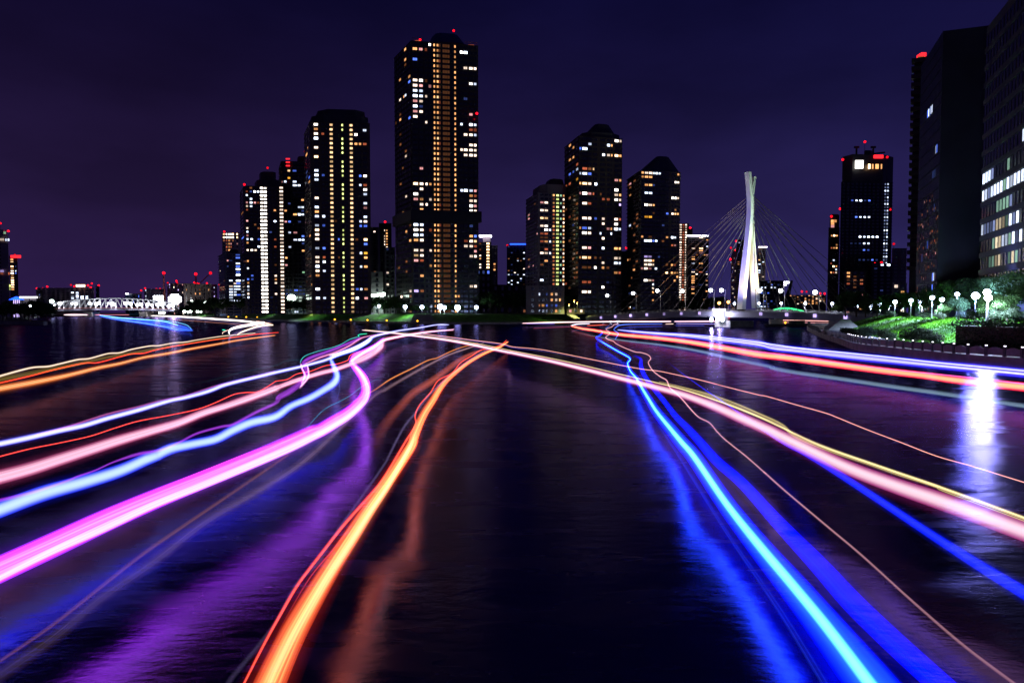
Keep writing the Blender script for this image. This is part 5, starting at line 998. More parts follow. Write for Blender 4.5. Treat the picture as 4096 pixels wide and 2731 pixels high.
# pavilion on the far left shore, violet lighting put into glowing columns and roof
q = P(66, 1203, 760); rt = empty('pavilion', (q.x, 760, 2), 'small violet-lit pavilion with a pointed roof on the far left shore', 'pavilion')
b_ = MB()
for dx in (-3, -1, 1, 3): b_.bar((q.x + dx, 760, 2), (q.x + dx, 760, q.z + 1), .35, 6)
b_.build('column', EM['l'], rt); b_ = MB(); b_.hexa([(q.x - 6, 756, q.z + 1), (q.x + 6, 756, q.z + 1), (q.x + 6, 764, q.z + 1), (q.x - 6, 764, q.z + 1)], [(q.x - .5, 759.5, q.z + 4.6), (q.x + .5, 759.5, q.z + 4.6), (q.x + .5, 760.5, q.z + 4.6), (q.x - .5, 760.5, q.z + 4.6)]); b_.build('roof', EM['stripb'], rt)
# ------------------------------------------------------------ light trails left by boats: glowing additive tubes at lamp height over the water
CR = {'A': (0, 1230, 2.0909), 'B': (1000, 1250, 2.1382), 'C': (0, 1700, 1.47), 'D': (2050, 1250, 2.1382), 'E': (3000, 1250, 2.146), 'F': (2500, 1700, 1.4737), 'G': (900, 1900, 1.47), 'H': (2700, 1150, 3.6185), 'I': (0, 1160, 5.2267), 'J': (2050, 1100, 3.36), 'K': (1100, 1250, 2.94)}
class PL(list):      # joining two stretches drops points that would double back
    def __add__(a, b):
        b = list(b)
        while len(a) > 1 and b:
            dx, dy = b[0][0] - a[-1][0], b[0][1] - a[-1][1]; ex, ey = a[-1][0] - a[-2][0], a[-1][1] - a[-2][1]
            d_ = math.hypot(dx, dy); e_ = math.hypot(ex, ey)
            if d_ < 8 or (dx * ex + dy * ey) < .35 * d_ * e_: b.pop(0)
            else: break
        return PL(list(a) + b)
def S(k, *pts):
    ox, oy, s = CR[k]; return PL([(ox + p[0] / s, oy + p[1] / s, p[2] / s) for p in pts])
TM = {}
def trail_mat(core, edge, strength, kc=3.0, pw=2.2, streak=.5, f0=0., f1=0.):
    key = (core, edge, strength, kc, pw, streak, f0, f1)
    if key in TM: return TM[key]
    m = bpy.data.materials.new('light_trail_glow'); m.use_nodes = True; t = m.node_tree; t.nodes.clear(); l = t.links.new; N = t.nodes.new
    o = N('ShaderNodeOutputMaterial'); e = N('ShaderNodeEmission'); tr = N('ShaderNodeBsdfTransparent'); ad = N('ShaderNodeAddShader')
    l(e.outputs[0], ad.inputs[0]); l(tr.outputs[0], ad.inputs[1]); l(ad.outputs[0], o.inputs[0])
    g = N('ShaderNodeNewGeometry'); d = N('ShaderNodeVectorMath'); d.operation = 'DOT_PRODUCT'; l(g.outputs['Normal'], d.inputs[0]); l(g.outputs['Incoming'], d.inputs[1])
    def math_(op, a, b=None, c=None, clamp=False):
        n = N('ShaderNodeMath'); n.operation = op; n.use_clamp = clamp
        for i, v in enumerate((a, b, c)):
            if v is None: continue
            if isinstance(v, (int, float)): n.inputs[i].default_value = v
            else: l(v, n.inputs[i])
        return n.outputs[0]
    ax = N('ShaderNodeAttribute'); ax.attribute_name = 'axis'; cr_ = N('ShaderNodeVectorMath'); cr_.operation = 'CROSS_PRODUCT'; l(ax.outputs['Vector'], cr_.inputs[0]); l(g.outputs['Incoming'], cr_.inputs[1])
    ln = N('ShaderNodeVectorMath'); ln.operation = 'LENGTH'; l(cr_.outputs[0], ln.inputs[0])
    ab = math_('DIVIDE', math_('ABSOLUTE', d.outputs['Value']), math_('MAXIMUM', ln.outputs['Value'], .02), clamp=True); fe = math_('POWER', ab, pw); fc = math_('POWER', ab, kc)
    uv = N('ShaderNodeUVMap'); sx = N('ShaderNodeSeparateXYZ'); l(uv.outputs[0], sx.inputs[0])
    # streaks run along the trail: angle varies fast, length slowly
    cx_ = N('ShaderNodeCombineXYZ'); l(math_('MULTIPLY', sx.outputs[0], .035), cx_.inputs[0]); l(math_('MULTIPLY', sx.outputs[1], 9.0), cx_.inputs[1])
    nz = N('ShaderNodeTexNoise'); nz.inputs['Scale'].default_value = 1.0; nz.inputs['Detail'].default_value = 4; l(cx_.outputs[0], nz.inputs[0])
    mr_ = N('ShaderNodeMapRange'); mr_.inputs['From Min'].default_value = .3; mr_.inputs['From Max'].default_value = .7; mr_.inputs['To Min'].default_value = 1 - streak; mr_.inputs['To Max'].default_value = 1 + streak; l(nz.outputs[0], mr_.inputs['Value'])
    s_ = math_('MULTIPLY', fe, mr_.outputs[0]); s_ = math_('MULTIPLY', s_, strength * .36)
    # fade at the two ends (third channel kept in a vertex attribute 0..1)
    if f0 or f1:
        at = N('ShaderNodeAttribute'); at.attribute_name = 'along'
        if f0: s_ = math_('MULTIPLY', s_, math_('DIVIDE', at.outputs['Fac'], f0, clamp=True))
        if f1: s_ = math_('MULTIPLY', s_, math_('DIVIDE', math_('SUBTRACT', 1.0, at.outputs['Fac']), f1, clamp=True))
    mx = N('ShaderNodeMix'); mx.data_type = 'RGBA'; l(fc, mx.inputs[0]); mx.inputs[6].default_value = (*edge, 1); mx.inputs[7].default_value = (*core, 1)
    l(mx.outputs[2], e.inputs[0]); l(s_, e.inputs[1])
    m.cycles.emission_sampling = 'FRONT_BACK'
    TM[key] = m; return m
def tube(name, root, px, h, m, wscale=1.12, off=(0, 0), wob=None, ns=8, minw=2.6, dense=5, kind=None):
    pts = smooth([tuple(p) for p in px], dense)
    # the boat's course is the smoothed line on the plane of its lamps; small wiggles are the lamp bobbing up and down
    n_ = len(pts); Wn = 2 * dense; P3 = []
    for i, (x, y, w_) in enumerate(pts):
        k = min(Wn, i, n_ - 1 - i); wy = ws_ = 0
        for j in range(-k, k + 1):
            g_ = math.exp(-(j / max(k, 1)) ** 2 * 1.5); wy += g_ * pts[i + j][1]; ws_ += g_
        ys = max(wy / ws_, HOR + 9); Yd = Wz(x, ys, h).y; q = P(x, y, Yd)
        if not (.35 < q.z < h + 2.2): q = Wz(x, max(y, HOR + 9), min(max(q.z, .35), h + 2.2))
        P3.append((q, max(minw * .5, w_ * .5 * wscale) * q.y / F))
    # continue beyond the frame
    def ext(a, b):
        d = (a[0] - b[0]); d = d.normalized() * min(70, max(6, a[0].y * .9)); return (a[0] + d, a[1])
    x0, y0 = px[0][:2]; x1, y1 = px[-1][:2]
    if x0 < 12 or x0 > 4084 or y0 > 2715: P3.insert(0, ext(P3[0], P3[1]))
    if x1 < 12 or x1 > 4084 or y1 > 2715: P3.append(ext(P3[-1], P3[-2]))
    n = len(P3); V = []; Fc = []; UVs = []; al = []; axs = []
    Ls = [0]
    for i in range(1, n): Ls.append(Ls[-1] + (P3[i][0] - P3[i - 1][0]).length)
    for i, (q, r) in enumerate(P3):
        a = P3[max(0, i - 1)][0]; b = P3[min(n - 1, i + 1)][0]; t = (b - a)
        if t.length < 1e-6: t = Vector((0, 1, 0))
        t.normalize(); side = Vector((t.y, -t.x, 0)).normalized(); up = Vector((0, 0, 1))
        c = q + side * off[0] * r * (1 if not wob else 1) + up * off[1] * r
        if wob: c = c + side * r * wob[0] * math.sin(Ls[i] / wob[1] + wob[2]) + up * r * wob[0] * .7 * math.sin(Ls[i] / wob[1] * 1.37 + wob[2] * 2)
        rr = r * (wob[3] if wob else 1)
        for k in range(ns):
            an = 6.28318 * k / ns; V.append(c + side * math.cos(an) * rr + up * math.sin(an) * rr); al.append(Ls[i] / max(Ls[-1], .01)); axs += [t.x, t.y, t.z]
    for i in range(n - 1):
        for k in range(ns):
            j = (k + 1) % ns; Fc.append((i * ns + k, i * ns + j, (i + 1) * ns + j, (i + 1) * ns + k))
            UVs += [(Ls[i], k / ns), (Ls[i], (k + 1) / ns), (Ls[i + 1], (k + 1) / ns), (Ls[i + 1], k / ns)]
    me = bpy.data.meshes.new(name); org = root.location if root else Vector((0, 0, 0)); me.from_pydata([v - org for v in V], [], Fc)
    ul = me.uv_layers.new(name='UVMap'); ul.data.foreach_set('uv', [c for uv in UVs for c in uv])
    at = me.attributes.new('along', 'FLOAT', 'POINT'); at.data.foreach_set('value', al); at = me.attributes.new('axis', 'FLOAT_VECTOR', 'POINT'); at.data.foreach_set('vector', axs)
    me.polygons.foreach_set('use_smooth', [True] * len(Fc)); me.materials.append(m); me.update()
    o = bpy.data.objects.new(name, me); link(o); o.parent = root
    return props(o, kind=kind)
def trail(label, *strands):
    """strand: (px, h, core, edge, strength, dict of options)"""
    px0 = strands[0][0]; q = Wz(px0[0][0], max(px0[0][1], HOR + 9), strands[0][1])
    mid = px0[len(px0) // 2]; q = Wz(mid[0], max(mid[1], HOR + 9), strands[0][1])
    rt = empty('light_trail', q, label, 'light trail', 'boat light trails over the river')
    for st in strands:
        px, h, core, edge, stg = st[:5]; o = dict(st[5]) if len(st) > 5 else {}
        f0, f1 = o.get('f0', 0.), o.get('f1', 0.)
        tube(o.get('name', 'light_streak'), rt, px, h, trail_mat(core, edge, stg, o.get('kc', 3.), o.get('pw', 2.2), o.get('streak', .5), f0, f1), o.get('ws', 1.12), o.get('off', (0, 0)))
        if max(p[2] for p in px) > 22 and stg > .9:      # soft glow round the broad streaks
            tube('soft_glow', rt, px, h, trail_mat(edge, edge, min(stg, 2.2) * .15, 3., 3.4, .15, f0, f1), 2.1, o.get('off', (0, 0)))
        nf = o.get('nf', 0)
        for k in range(nf):     # fine filaments riding in the bundle
            an = 6.283 * random.random(); rr = random.uniform(.2, .85); fc = o.get('fcol', core); fs = o.get('fs', stg * .6)
            tube('fine_streak', rt, px, h, trail_mat(fc, fc, fs, 3., 1.4, .6, f0, f1), 1., (math.cos(an) * rr, math.sin(an) * rr), (random.uniform(.05, o.get('fw', .16)), random.uniform(3, 9) * max(1, q.y / 60), random.uniform(0, 6), random.uniform(.05, .13)), ns=5, minw=1.6)
    if len(rt.children) == 1:      # a single streak needs no frame round it
        c = rt.children[0]; c.parent = None; c.location = rt.location
        for k_ in ('label', 'category', 'group'): c[k_] = rt[k_]
        bpy.data.objects.remove(rt); c.name = 'light_trail'; return c
    return rt
random.seed(9)
WHT = (1, .93, .9); 
trail('pale cream and orange band on the far left with one sharp red line inside',
  (S('A', (0, 572, 20), (250, 505, 19), (400, 492, 18), (500, 470, 17), (650, 435, 17), (750, 425, 16), (900, 385, 15), (1000, 378, 15), (1100, 350, 14), (1250, 322, 13), (1330, 318, 12), (1450, 296, 11), (1550, 288, 10), (1650, 270, 9), (1850, 240, 8), (2000, 226, 7), (2135, 213, 6)), 2.0, (1, .82, .62), (1, .45, .2), 1.6, {'kc': 1.8, 'nf': 1}),
  (S('A', (0, 630, 12), (250, 572, 12), (450, 520, 11), (700, 465, 11), (820, 460, 10), (1000, 412, 10), (1100, 388, 9), (1200, 382, 9), (1300, 355, 8), (1450, 325, 8), (1600, 300, 7), (1800, 268, 7), (2000, 243, 6), (2150, 222, 6), (2330, 208, 5)), 1.7, (1, .06, .02), (1, .0, .0), 3.2, {}),
  (S('A', (0, 678, 66), (250, 632, 60), (450, 592, 52), (600, 558, 44), (820, 503, 38), (1000, 468, 34), (1200, 418, 30), (1400, 385, 27), (1600, 345, 24), (1850, 300, 20), (2000, 272, 17), (2300, 232, 10)), 1.2, (1, .30, .08), (.8, .15, .02), .95, {'pw': 1.6, 'nf': 5, 'fs': 1.0, 'fcol': (1, .55, .25), 'streak': .8}),
  (S('A', (0, 600, 50), (300, 540, 46), (600, 480, 40), (900, 415, 36), (1200, 365, 30), (1600, 292, 22), (2000, 240, 14)), 1.6, (.5, .33, .05), (.35, .2, .02), .30, {'pw': 1.2, 'streak': .8, 'nf': 2}))
trail('hairpin of white streaks near the far left shore beside a teal dot',
  (S('A', (1250, 68, 9), (1500, 76, 13), (1800, 96, 15), (2000, 110, 16), (2130, 124, 18), (2200, 130, 22)), 1.6, WHT, (1, .6, .55), 4.5, {'kc': 1.2, 'f0': .05}),
  (S('A', (1400, 96, 4), (1700, 118, 4), (1950, 138, 5), (2150, 148, 5)), .8, (1, .4, .35), (1, .3, .1), .6, {}),
  (S('A', (2200, 126, 22), (2130, 140, 22), (2020, 158, 22), (1940, 178, 20), (1915, 205, 12), (1920, 222, 8)), 1.6, WHT, (.8, .6, 1), 4.0, {'kc': 1.2, 'nf': 3}),
  (S('A', (2285, 146, 9), (2210, 148, 16), (2140, 162, 18), (2080, 182, 14), (2020, 205, 12), (1985, 225, 6)), 1.6, (1, .8, .6), (1, .45, .2), 3.0, {'kc': 1.4, 'nf': 2}),
  (S('A', (2130, 135, 8), (2000, 152, 7), (1930, 180, 6), (1868, 205, 7), (1862, 222, 5)), 1.7, (1, .75, .7), (1, .4, .2), 2.5, {}),
  (S('A', (2150, 118, 16), (2210, 128, 14), (2282, 138, 8)), 1.9, (1, .7, .6), (1, .3, .1), 3.0, {'f1': .2}),
  (S('A', (1860, 186, 7), (1882, 188, 9)), 2.4, (.05, 1, .7), (.05, 1, .6), 2.5, {}))
trail('bundle of electric blue streaks near the truss bridge, fraying at its right end',
  (S('A', (820, 62, 6), (900, 72, 8), (1000, 86, 9), (1200, 100, 9), (1300, 108, 9), (1400, 122, 9), (1490, 148, 7)), 1.5, (.25, .75, 1), (.0, .12, 1), 3.0, {'nf': 1}),
  (S('A', (860, 76, 5), (1050, 108, 7), (1250, 138, 8), (1400, 165, 8), (1490, 190, 5)), 1.3, (.2, .4, 1), (.02, .06, 1), 1.6, {'nf': 1}),
  (S('A', (830, 68, 14), (1000, 98, 30), (1200, 122, 42), (1350, 145, 54), (1480, 172, 60), (1560, 180, 40), (1612, 192, 10)), 1.3, (.02, .06, 1), (.01, .03, .9), 1.0, {'pw': .8, 'streak': .9, 'nf': 6, 'fs': 1.2, 'fcol': (.08, .3, 1)}),
  (S('A', (1300, 100, 5), (1400, 112, 6), (1470, 122, 6), (1560, 146, 6), (1600, 180, 4)), 1.7, (.2, .7, 1), (.02, .2, 1), 1.8, {'nf': 1}))
trail('short pink-white streaks passing under the truss bridge beside its left pier',
  (S('I', (1335, 462, 16), (1450, 462, 36), (1600, 466, 40), (1820, 472, 18)), 6.0 - 4.2, (1, .8, .85), (1, .35, .4), 3.0, {'kc': 1.2}), (S('I', (1650, 448, 10), (1840, 446, 10)), 2.2, (1, .5, .8), (1, .3, .6), 2.0, {}),
  (S('I', (2010, 452, 12), (2200, 455, 12), (2500, 457, 9), (2700, 459, 6)), 2.0, (1, .35, .5), (1, .2, .3), 1.6, {}), (S('I', (1980, 480, 12), (2110, 484, 12)), 1.6, (1, .4, .5), (1, .2, .3), 1.8, {}))
trail('white streak with vivid blue edges, uppermost of the big left-hand bundle',
  (S('A', (0, 1138, 52), (250, 1085, 50), (500, 1028, 46), (700, 985, 46), (900, 925, 44), (1150, 858, 42), (1350, 798, 38), (1450, 772, 34), (1550, 752, 34), (1700, 712, 36), (1780, 685, 36), (1870, 650, 34), (2000, 615, 32), (2150, 580, 31), (2300, 543, 30)) + S('B', (200, 515, 27), (430, 463, 27), (560, 430, 26), (640, 407, 27), (700, 383, 30), (780, 345, 34), (860, 318, 36), (950, 278, 34), (1000, 248, 32), (1040, 215, 26), (1100, 192, 20), (1200, 170, 17), (1300, 150, 14), (1450, 130, 12), (1600, 104, 10), (1700, 104, 6)), 2.1, (.80, .80, 1), (.04, .04, 1), 1.75, {'kc': 2.6, 'pw': 1.0, 'streak': .12}),
  (S('A', (300, 1065, 20), (600, 985, 20), (900, 890, 20), (1150, 830, 16), (1350, 775, 14), (1550, 735, 10), (1800, 655, 12), (2000, 605, 8), (2300, 530, 7)), 2.1, (.9, .2, .55), (.7, .1, .6), .7, {}),
  (S('B', (690, 365, 24), (800, 340, 26), (900, 300, 26), (990, 248, 20), (1040, 210, 14)), 2.1, WHT, (.3, .3, 1), 1.6, {'kc': 1.6, 'nf': 4, 'streak': .8}))
trail('thin snaking red streak between the upper white and the pink streaks on the left',
  (S('A', (0, 1243, 11), (250, 1180, 10), (500, 1130, 9), (750, 1075, 9), (950, 1010, 9), (1150, 950, 9), (1400, 903, 8), (1650, 850, 8), (1800, 795, 8), (1950, 728, 8), (2050, 710, 8), (2150, 705, 7), (2230, 665, 7), (2300, 620, 7)) + S('B', (180, 600, 6), (230, 585, 6), (320, 570, 6), (400, 525, 6), (520, 500, 6), (640, 455, 6), (740, 440, 6), (835, 408, 6), (850, 375, 6), (880, 352, 6), (940, 335, 6)), 2.2, (1, .08, .06), (1, .0, .0), 3.4, {}))
trail('broad soft pink streak crossing the left foreground, bright white-pink inside',
  (S('A', (0, 1415, 118), (250, 1348, 112), (500, 1268, 104), (750, 1188, 96), (1000, 1108, 90), (1250, 1035, 80), (1500, 962, 72), (1700, 882, 66), (1900, 820, 62), (2100, 752, 66), (2300, 678, 56)) + S('B', (100, 680, 44), (250, 635, 42), (400, 580, 42), (600, 518, 40), (720, 488, 40), (860, 440, 40), (950, 400, 56), (1040, 352, 62), (1110, 295, 60), (1140, 240, 36), (1200, 220, 30), (1300, 200, 26), (1400, 182, 20), (1550, 160, 14), (1740, 150, 9)), 1.9, (1, .60, .78), (.75, .08, .30), 1.35, {'kc': 2.4, 'pw': 1.4, 'streak': .5, 'nf': 7, 'fs': .35, 'fcol': (1, .5, .7), 'fw': .3}),
  (S('B', (860, 420, 30), (930, 370, 40), (1050, 300, 40), (1130, 245, 26), (1250, 212, 14), (1500, 172, 10), (1745, 142, 6)), 2.1, (1, .4, .75), (.8, .08, .6), 1.2, {'nf': 8, 'fs': 1.6, 'fcol': (1, .7, .85), 'streak': .8}))
trail('slim violet streak weaving between the pink and pale blue ones, with a ladder-like kink',
  (S('C', (0, 440, 22), (200, 392, 22), (400, 325, 16)) + S('A', (650, 1410, 20), (800, 1358, 16), (950, 1290, 16), (1150, 1225, 30), (1350, 1188, 28), (1500, 1125, 22), (1650, 1050, 22), (1850, 995, 24), (1950, 975, 26), (2150, 870, 30), (2300, 800, 32)) + S('B', (150, 790, 36), (250, 725, 50), (330, 680, 55), (400, 630, 50), (450, 580, 46), (480, 520, 44), (470, 460, 42), (462, 425, 36), (520, 385, 34), (620, 350, 30), (720, 315, 30), (800, 280, 26), (900, 238, 24), (940, 212, 18)), 1.9, (.55, .08, 1), (.35, .01, .85), .85, {'pw': 1.6, 'streak': .6}),
  (S('B', (440, 610, 20), (468, 540, 20), (445, 480, 18), (435, 440, 14)), 2.2, (1, .35, .85), (.8, .1, .9), 1.4, {'nf': 3, 'fs': 2.2, 'fcol': (1, .6, .9)}),
  (S('B', (430, 640, 20), (495, 560, 20), (500, 500, 18), (490, 450, 14)), 2.0, (1, .5, .8), (.8, .1, .9), 1.2, {'nf': 3, 'fs': 2.2, 'fcol': (1, .7, .85)}),
  (S('B', (470, 440, 14), (600, 385, 22), (720, 345, 22), (850, 285, 22), (935, 230, 18), (1000, 205, 12), (1200, 175, 9)), 2.2, (.95, .25, .5), (.8, .1, .6), .8, {'nf': 5, 'fs': 1.4, 'fcol': (1, .4, .8), 'streak': .8}))
trail('wide icy pale-blue streak with blue edges rolling in waves across the left foreground',
  (S('C', (0, 495, 88), (250, 402, 84), (500, 332, 76), (700, 270, 70), (850, 205, 66)) + S('A', (1300, 1240, 86), (1430, 1180, 84), (1600, 1143, 76), (1800, 1100, 74), (1950, 1025, 76), (2100, 962, 76), (2300, 912, 70)) + S('B', (100, 925, 60), (200, 893, 58), (350, 800, 62), (500, 735, 62), (620, 668, 62), (715, 602, 64), (742, 540, 56), (725, 480, 46), (700, 420, 32), (705, 385, 26), (800, 350, 24), (900, 318, 22), (1000, 262, 20), (1045, 225, 12)), 1.7, (.48, .66, 1), (.005, .02, 1), 1.9, {'kc': 3.4, 'pw': .8, 'streak': .10, 'ws': 1.2}),
  (S('B', (742, 740, 10), (765, 660, 14), (760, 590, 14), (748, 500, 12)), 1.2, (.15, .2, .8), (.05, .05, .6), .25, {}))
trail('broadest magenta streak on the left, red along its top and white along the bottom',
  (S('C', (0, 845, 150), (300, 708, 140), (600, 568, 128), (900, 438, 112), (1200, 318, 100), (1500, 195, 96), (1700, 108, 92), (1830, 48, 84)) + S('B', (500, 1065, 118), (600, 1005, 112), (700, 945, 108), (850, 850, 96), (960, 745, 88), (992, 660, 80), (975, 575, 72), (930, 505, 62), (885, 450, 46), (872, 405, 36), (905, 362, 36), (1000, 322, 36), (1080, 280, 34), (1135, 232, 26)), 1.9, (.80, .07, 1), (.20, .0, 1), 4.4, {'kc': 1.4, 'pw': 1.1, 'streak': .6, 'nf': 9, 'fs': .6, 'fcol': (1, .35, 1), 'fw': .3}),
  (S('C', (0, 835, 60), (300, 700, 56), (600, 562, 50), (900, 432, 44), (1200, 312, 40), (1500, 190, 36), (1700, 104, 34)) + S('B', (700, 940, 30), (850, 845, 26), (960, 740, 22)), .95, (.0, .0, 1), (.0, .0, 1), 5.0, {'streak': .9, 'pw': 1.2}),  # low blue strand added to colour the reflection on the water
  (S('C', (0, 895, 40), (300, 742, 46), (600, 610, 48), (900, 470, 44), (1200, 350, 44), (1500, 225, 48), (1700, 140, 46), (1830, 75, 46)) + S('B', (500, 1085, 66), (600, 1030, 70), (700, 975, 66), (850, 880, 60), (975, 760, 52), (1005, 665, 46), (985, 585, 40), (945, 515, 34), (895, 455, 24)), 1.9, (1, .72, 1), (.8, .2, 1), 1.2, {'kc': 1.4, 'pw': 1.6, 'nf': 2}),
  (S('C', (0, 778, 9), (300, 645, 9), (600, 510, 8), (900, 388, 8), (1200, 268, 8), (1500, 150, 7)) + S('B', (400, 1065, 9), (650, 930, 9)), 2.3, (1, .04, .18), (1, .0, .1), 3.0, {'f1': .15}),
  (S('B', (1025, 640, 6), (1010, 570, 7), (960, 500, 7), (905, 455, 6)), 2.2, (1, .1, .2), (1, .0, .1), 2.2, {}))
trail('hair-thin teal streak tracing the top of the big left-hand bundle',
  (S('B', (430, 430, 5), (441, 400, 6), (470, 372, 6), (520, 350, 5), (600, 325, 5), (700, 300, 5), (780, 270, 5), (850, 230, 5), (920, 208, 5)), 2.6, (.1, .9, .8), (.02, .4, .8), 1.6, {}),
  (S('B', (935, 208, 6), (925, 195, 7), (945, 186, 6), (1000, 180, 5)), 2.6, (.05, 1, .6), (.02, .8, .5), 2.2, {}),
  (S('A', (1500, 670, 4), (1800, 600, 4), (2000, 545, 4), (2300, 485, 4)) + S('B', (300, 415, 4), (430, 402, 4)), 2.6, (.02, .3, .4), (.02, .2, .3), .3, {'f0': .4}))
trail('hair-thin turquoise streak cutting through the magenta bend',
  (S('B', (490, 980, 5), (560, 900, 6), (620, 840, 7), (680, 800, 7), (740, 772, 6), (800, 742, 6), (870, 700, 5), (960, 630, 4), (1030, 595, 4), (1130, 550, 3)), 1.6, (.05, .55, .9), (.02, .3, .8), 1.0, {'f1': .3}))
trail('pair of dusky orange and lilac streaks running down-left from the crossing point',
  (S('B', (700, 850, 8), (1030, 682, 14), (1200, 570, 16), (1380, 480, 16), (1500, 418, 14), (1555, 398, 12), (1600, 388, 12), (1700, 340, 11), (1800, 300, 10), (1950, 262, 8)), 1.8, (1, .35, .08), (.8, .1, .02), .95, {'f0': .2, 'nf': 2, 'fs': 1.0}),
  (S('C', (0, 1460, 110), (300, 1250, 105), (600, 1005, 95), (900, 800, 85), (1200, 570, 75), (1500, 395, 65), (1800, 200, 55)) + S('B', (1030, 740, 40), (1150, 662, 36), (1300, 572, 32), (1450, 488, 28), (1580, 420, 24), (1700, 362, 20), (1850, 310, 16), (2000, 262, 8)), 1.5, (.60, .36, .45), (.35, .12, .12), .62, {'f0': .95, 'pw': 1.6, 'nf': 4, 'fs': .5, 'streak': .7}),
  (S('C', (0, 1385, 24), (300, 1180, 28), (600, 945, 30), (850, 750, 30), (1100, 578, 28), (1400, 375, 24), (1700, 170, 18)), 1.5, (.5, .18, .03), (.3, .05, .02), .24, {'f0': .3, 'nf': 3, 'fs': .16}))
trail('wide salmon ghost streak left of the bright orange one',
  (S('B', (1040, 1230, 120), (1080, 1110, 116), (1130, 1000, 104), (1210, 890, 92), (1300, 790, 82), (1400, 685, 74), (1550, 588, 64), (1680, 492, 54), (1800, 402, 44), (1900, 352, 34), (1975, 325, 20)), 1.4, (.80, .15, .10), (.5, .08, .05), .62, {'f0': .35, 'pw': 1.4, 'streak': .35}))
trail('bright orange and peach streak sweeping down to the bottom edge, laced with red threads',
  (S('B', (2205, 250, 12), (2130, 296, 20), (2000, 352, 24), (1850, 440, 30), (1700, 562, 40), (1625, 650, 52), (1565, 750, 58), (1500, 850, 60), (1450, 950, 66), (1405, 1060, 78), (1355, 1180, 92)) + S('G', (870, 160, 78), (760, 330, 92), (620, 550, 108), (500, 750, 130), (400, 930, 150), (310, 1120, 168), (265, 1222, 178)), 1.5, (1, .30, .10), (.95, .04, .01), 1.9, {'kc': 2.0, 'pw': 1.2, 'streak': .7, 'nf': 14, 'fs': .7, 'fcol': (1, .28, .08), 'fw': .4}),
  (S('B', (1420, 1010, 30), (1380, 1120, 44)) + S('G', (960, 60, 40), (860, 210, 48), (740, 400, 56), (600, 610, 60), (480, 810, 62), (380, 980, 60), (300, 1130, 56), (262, 1222, 56)), 1.7, (1, .72, .38), (1, .4, .12), 1.1, {'kc': 1.6, 'f0': .15, 'f1': .6}),
  (S('B', (2195, 235, 6), (2140, 280, 8), (2050, 305, 8), (1965, 325, 9), (1900, 368, 9), (1800, 430, 10), (1730, 515, 10), (1610, 580, 11), (1545, 680, 12), (1450, 790, 12), (1412, 880, 13), (1415, 960, 14), (1330, 1100, 20)) + S('G', (930, 20, 18), (850, 120, 22), (700, 290, 22), (550, 480, 22), (430, 640, 22), (330, 810, 22), (220, 1010, 20), (112, 1222, 18)), 1.9, (1, .10, .06), (1, .0, .0), 2.0, {'nf': 2, 'fs': 1.6, 'fw': .5}),
  (S('G', (870, 130, 10), (780, 250, 12), (640, 430, 12), (500, 600, 10), (380, 800, 9), (290, 960, 8)), 1.8, (1, .08, .08), (.8, .0, .0), .9, {'f1': .4}))
trail('smooth lilac-grey streak hugging the left side of the bright orange one',
  (S('B', (2080, 290, 8), (1900, 390, 10), (1760, 500, 12), (1640, 600, 16), (1520, 720, 20), (1420, 850, 24), (1330, 960, 26), (1260, 1080, 26), (1190, 1220, 26), (1120, 1340, 26)) + S('G', (660, 330, 24), (540, 520, 26), (420, 640, 26), (300, 860, 26), (180, 1020, 34), (40, 1190, 40), (0, 1260, 40)), 1.6, (.50, .38, .85), (.3, .2, .6), .62, {'f1': .75, 'streak': .3}))
trail('longest straight pink-white streak, crossing from centre left to the lower right edge',
  (S('B', (960, 150, 6), (1200, 172, 12), (1400, 198, 16), (1600, 222, 20), (1800, 255, 24), (2000, 297, 26), (2200, 338, 28)) + S('D', (0, 345, 30), (300, 408, 34), (600, 480, 40), (900, 556, 46), (1200, 632, 54), (1450, 700, 62), (1700, 790, 76), (1950, 898, 90), (2200, 1008, 96)) + S('F', (950, 80, 72), (1300, 245, 80), (1600, 358, 90), (1900, 460, 102), (2352, 625, 112)), 1.9, (1, .74, .82), (.6, .03, .30), 1.45, {'kc': 3.0, 'pw': 1.1, 'streak': .12}),
  (S('B', (960, 150, 3), (1400, 198, 8), (1800, 255, 12)) + S('D', (0, 345, 14), (600, 480, 16), (1200, 632, 22)), 1.9, (1, 1, .95), (1, .8, .8), 1.0, {'f1': .5, 'kc': 1.2}))
trail('olive-yellow threads running just above the long pink-white streak',
  (S('B', (980, 146, 4), (1300, 176, 5), (1600, 208, 5), (1900, 258, 6), (2200, 318, 7)) + S('D', (0, 328, 8), (300, 385, 9), (600, 450, 9), (900, 522, 10), (1200, 592, 11), (1450, 655, 14), (1800, 770, 18), (2100, 888, 20), (2300, 980, 20)) + S('F', (1150, 118, 18), (1500, 242, 20), (1800, 345, 22), (2100, 452, 22), (2352, 545, 22)), 2.3, (1, .85, .40), (.6, .45, .12), 1.3, {'kc': 2, 'nf': 2}),
  (S('D', (1250, 590, 6), (1450, 640, 18), (1700, 712, 34), (1900, 785, 44), (2100, 870, 44), (2300, 960, 36)) + S('E', (400, 1070, 30), (700, 1190, 34), (1000, 1290, 36), (1300, 1395, 36), (1600, 1490, 34)) + S('F', (1900, 390, 30), (2352, 556, 30)), 2.3, (.45, .36, .12), (.3, .22, .06), .55, {'pw': .8, 'streak': 1., 'nf': 5, 'fs': .9, 'fcol': (.8, .65, .25)}))
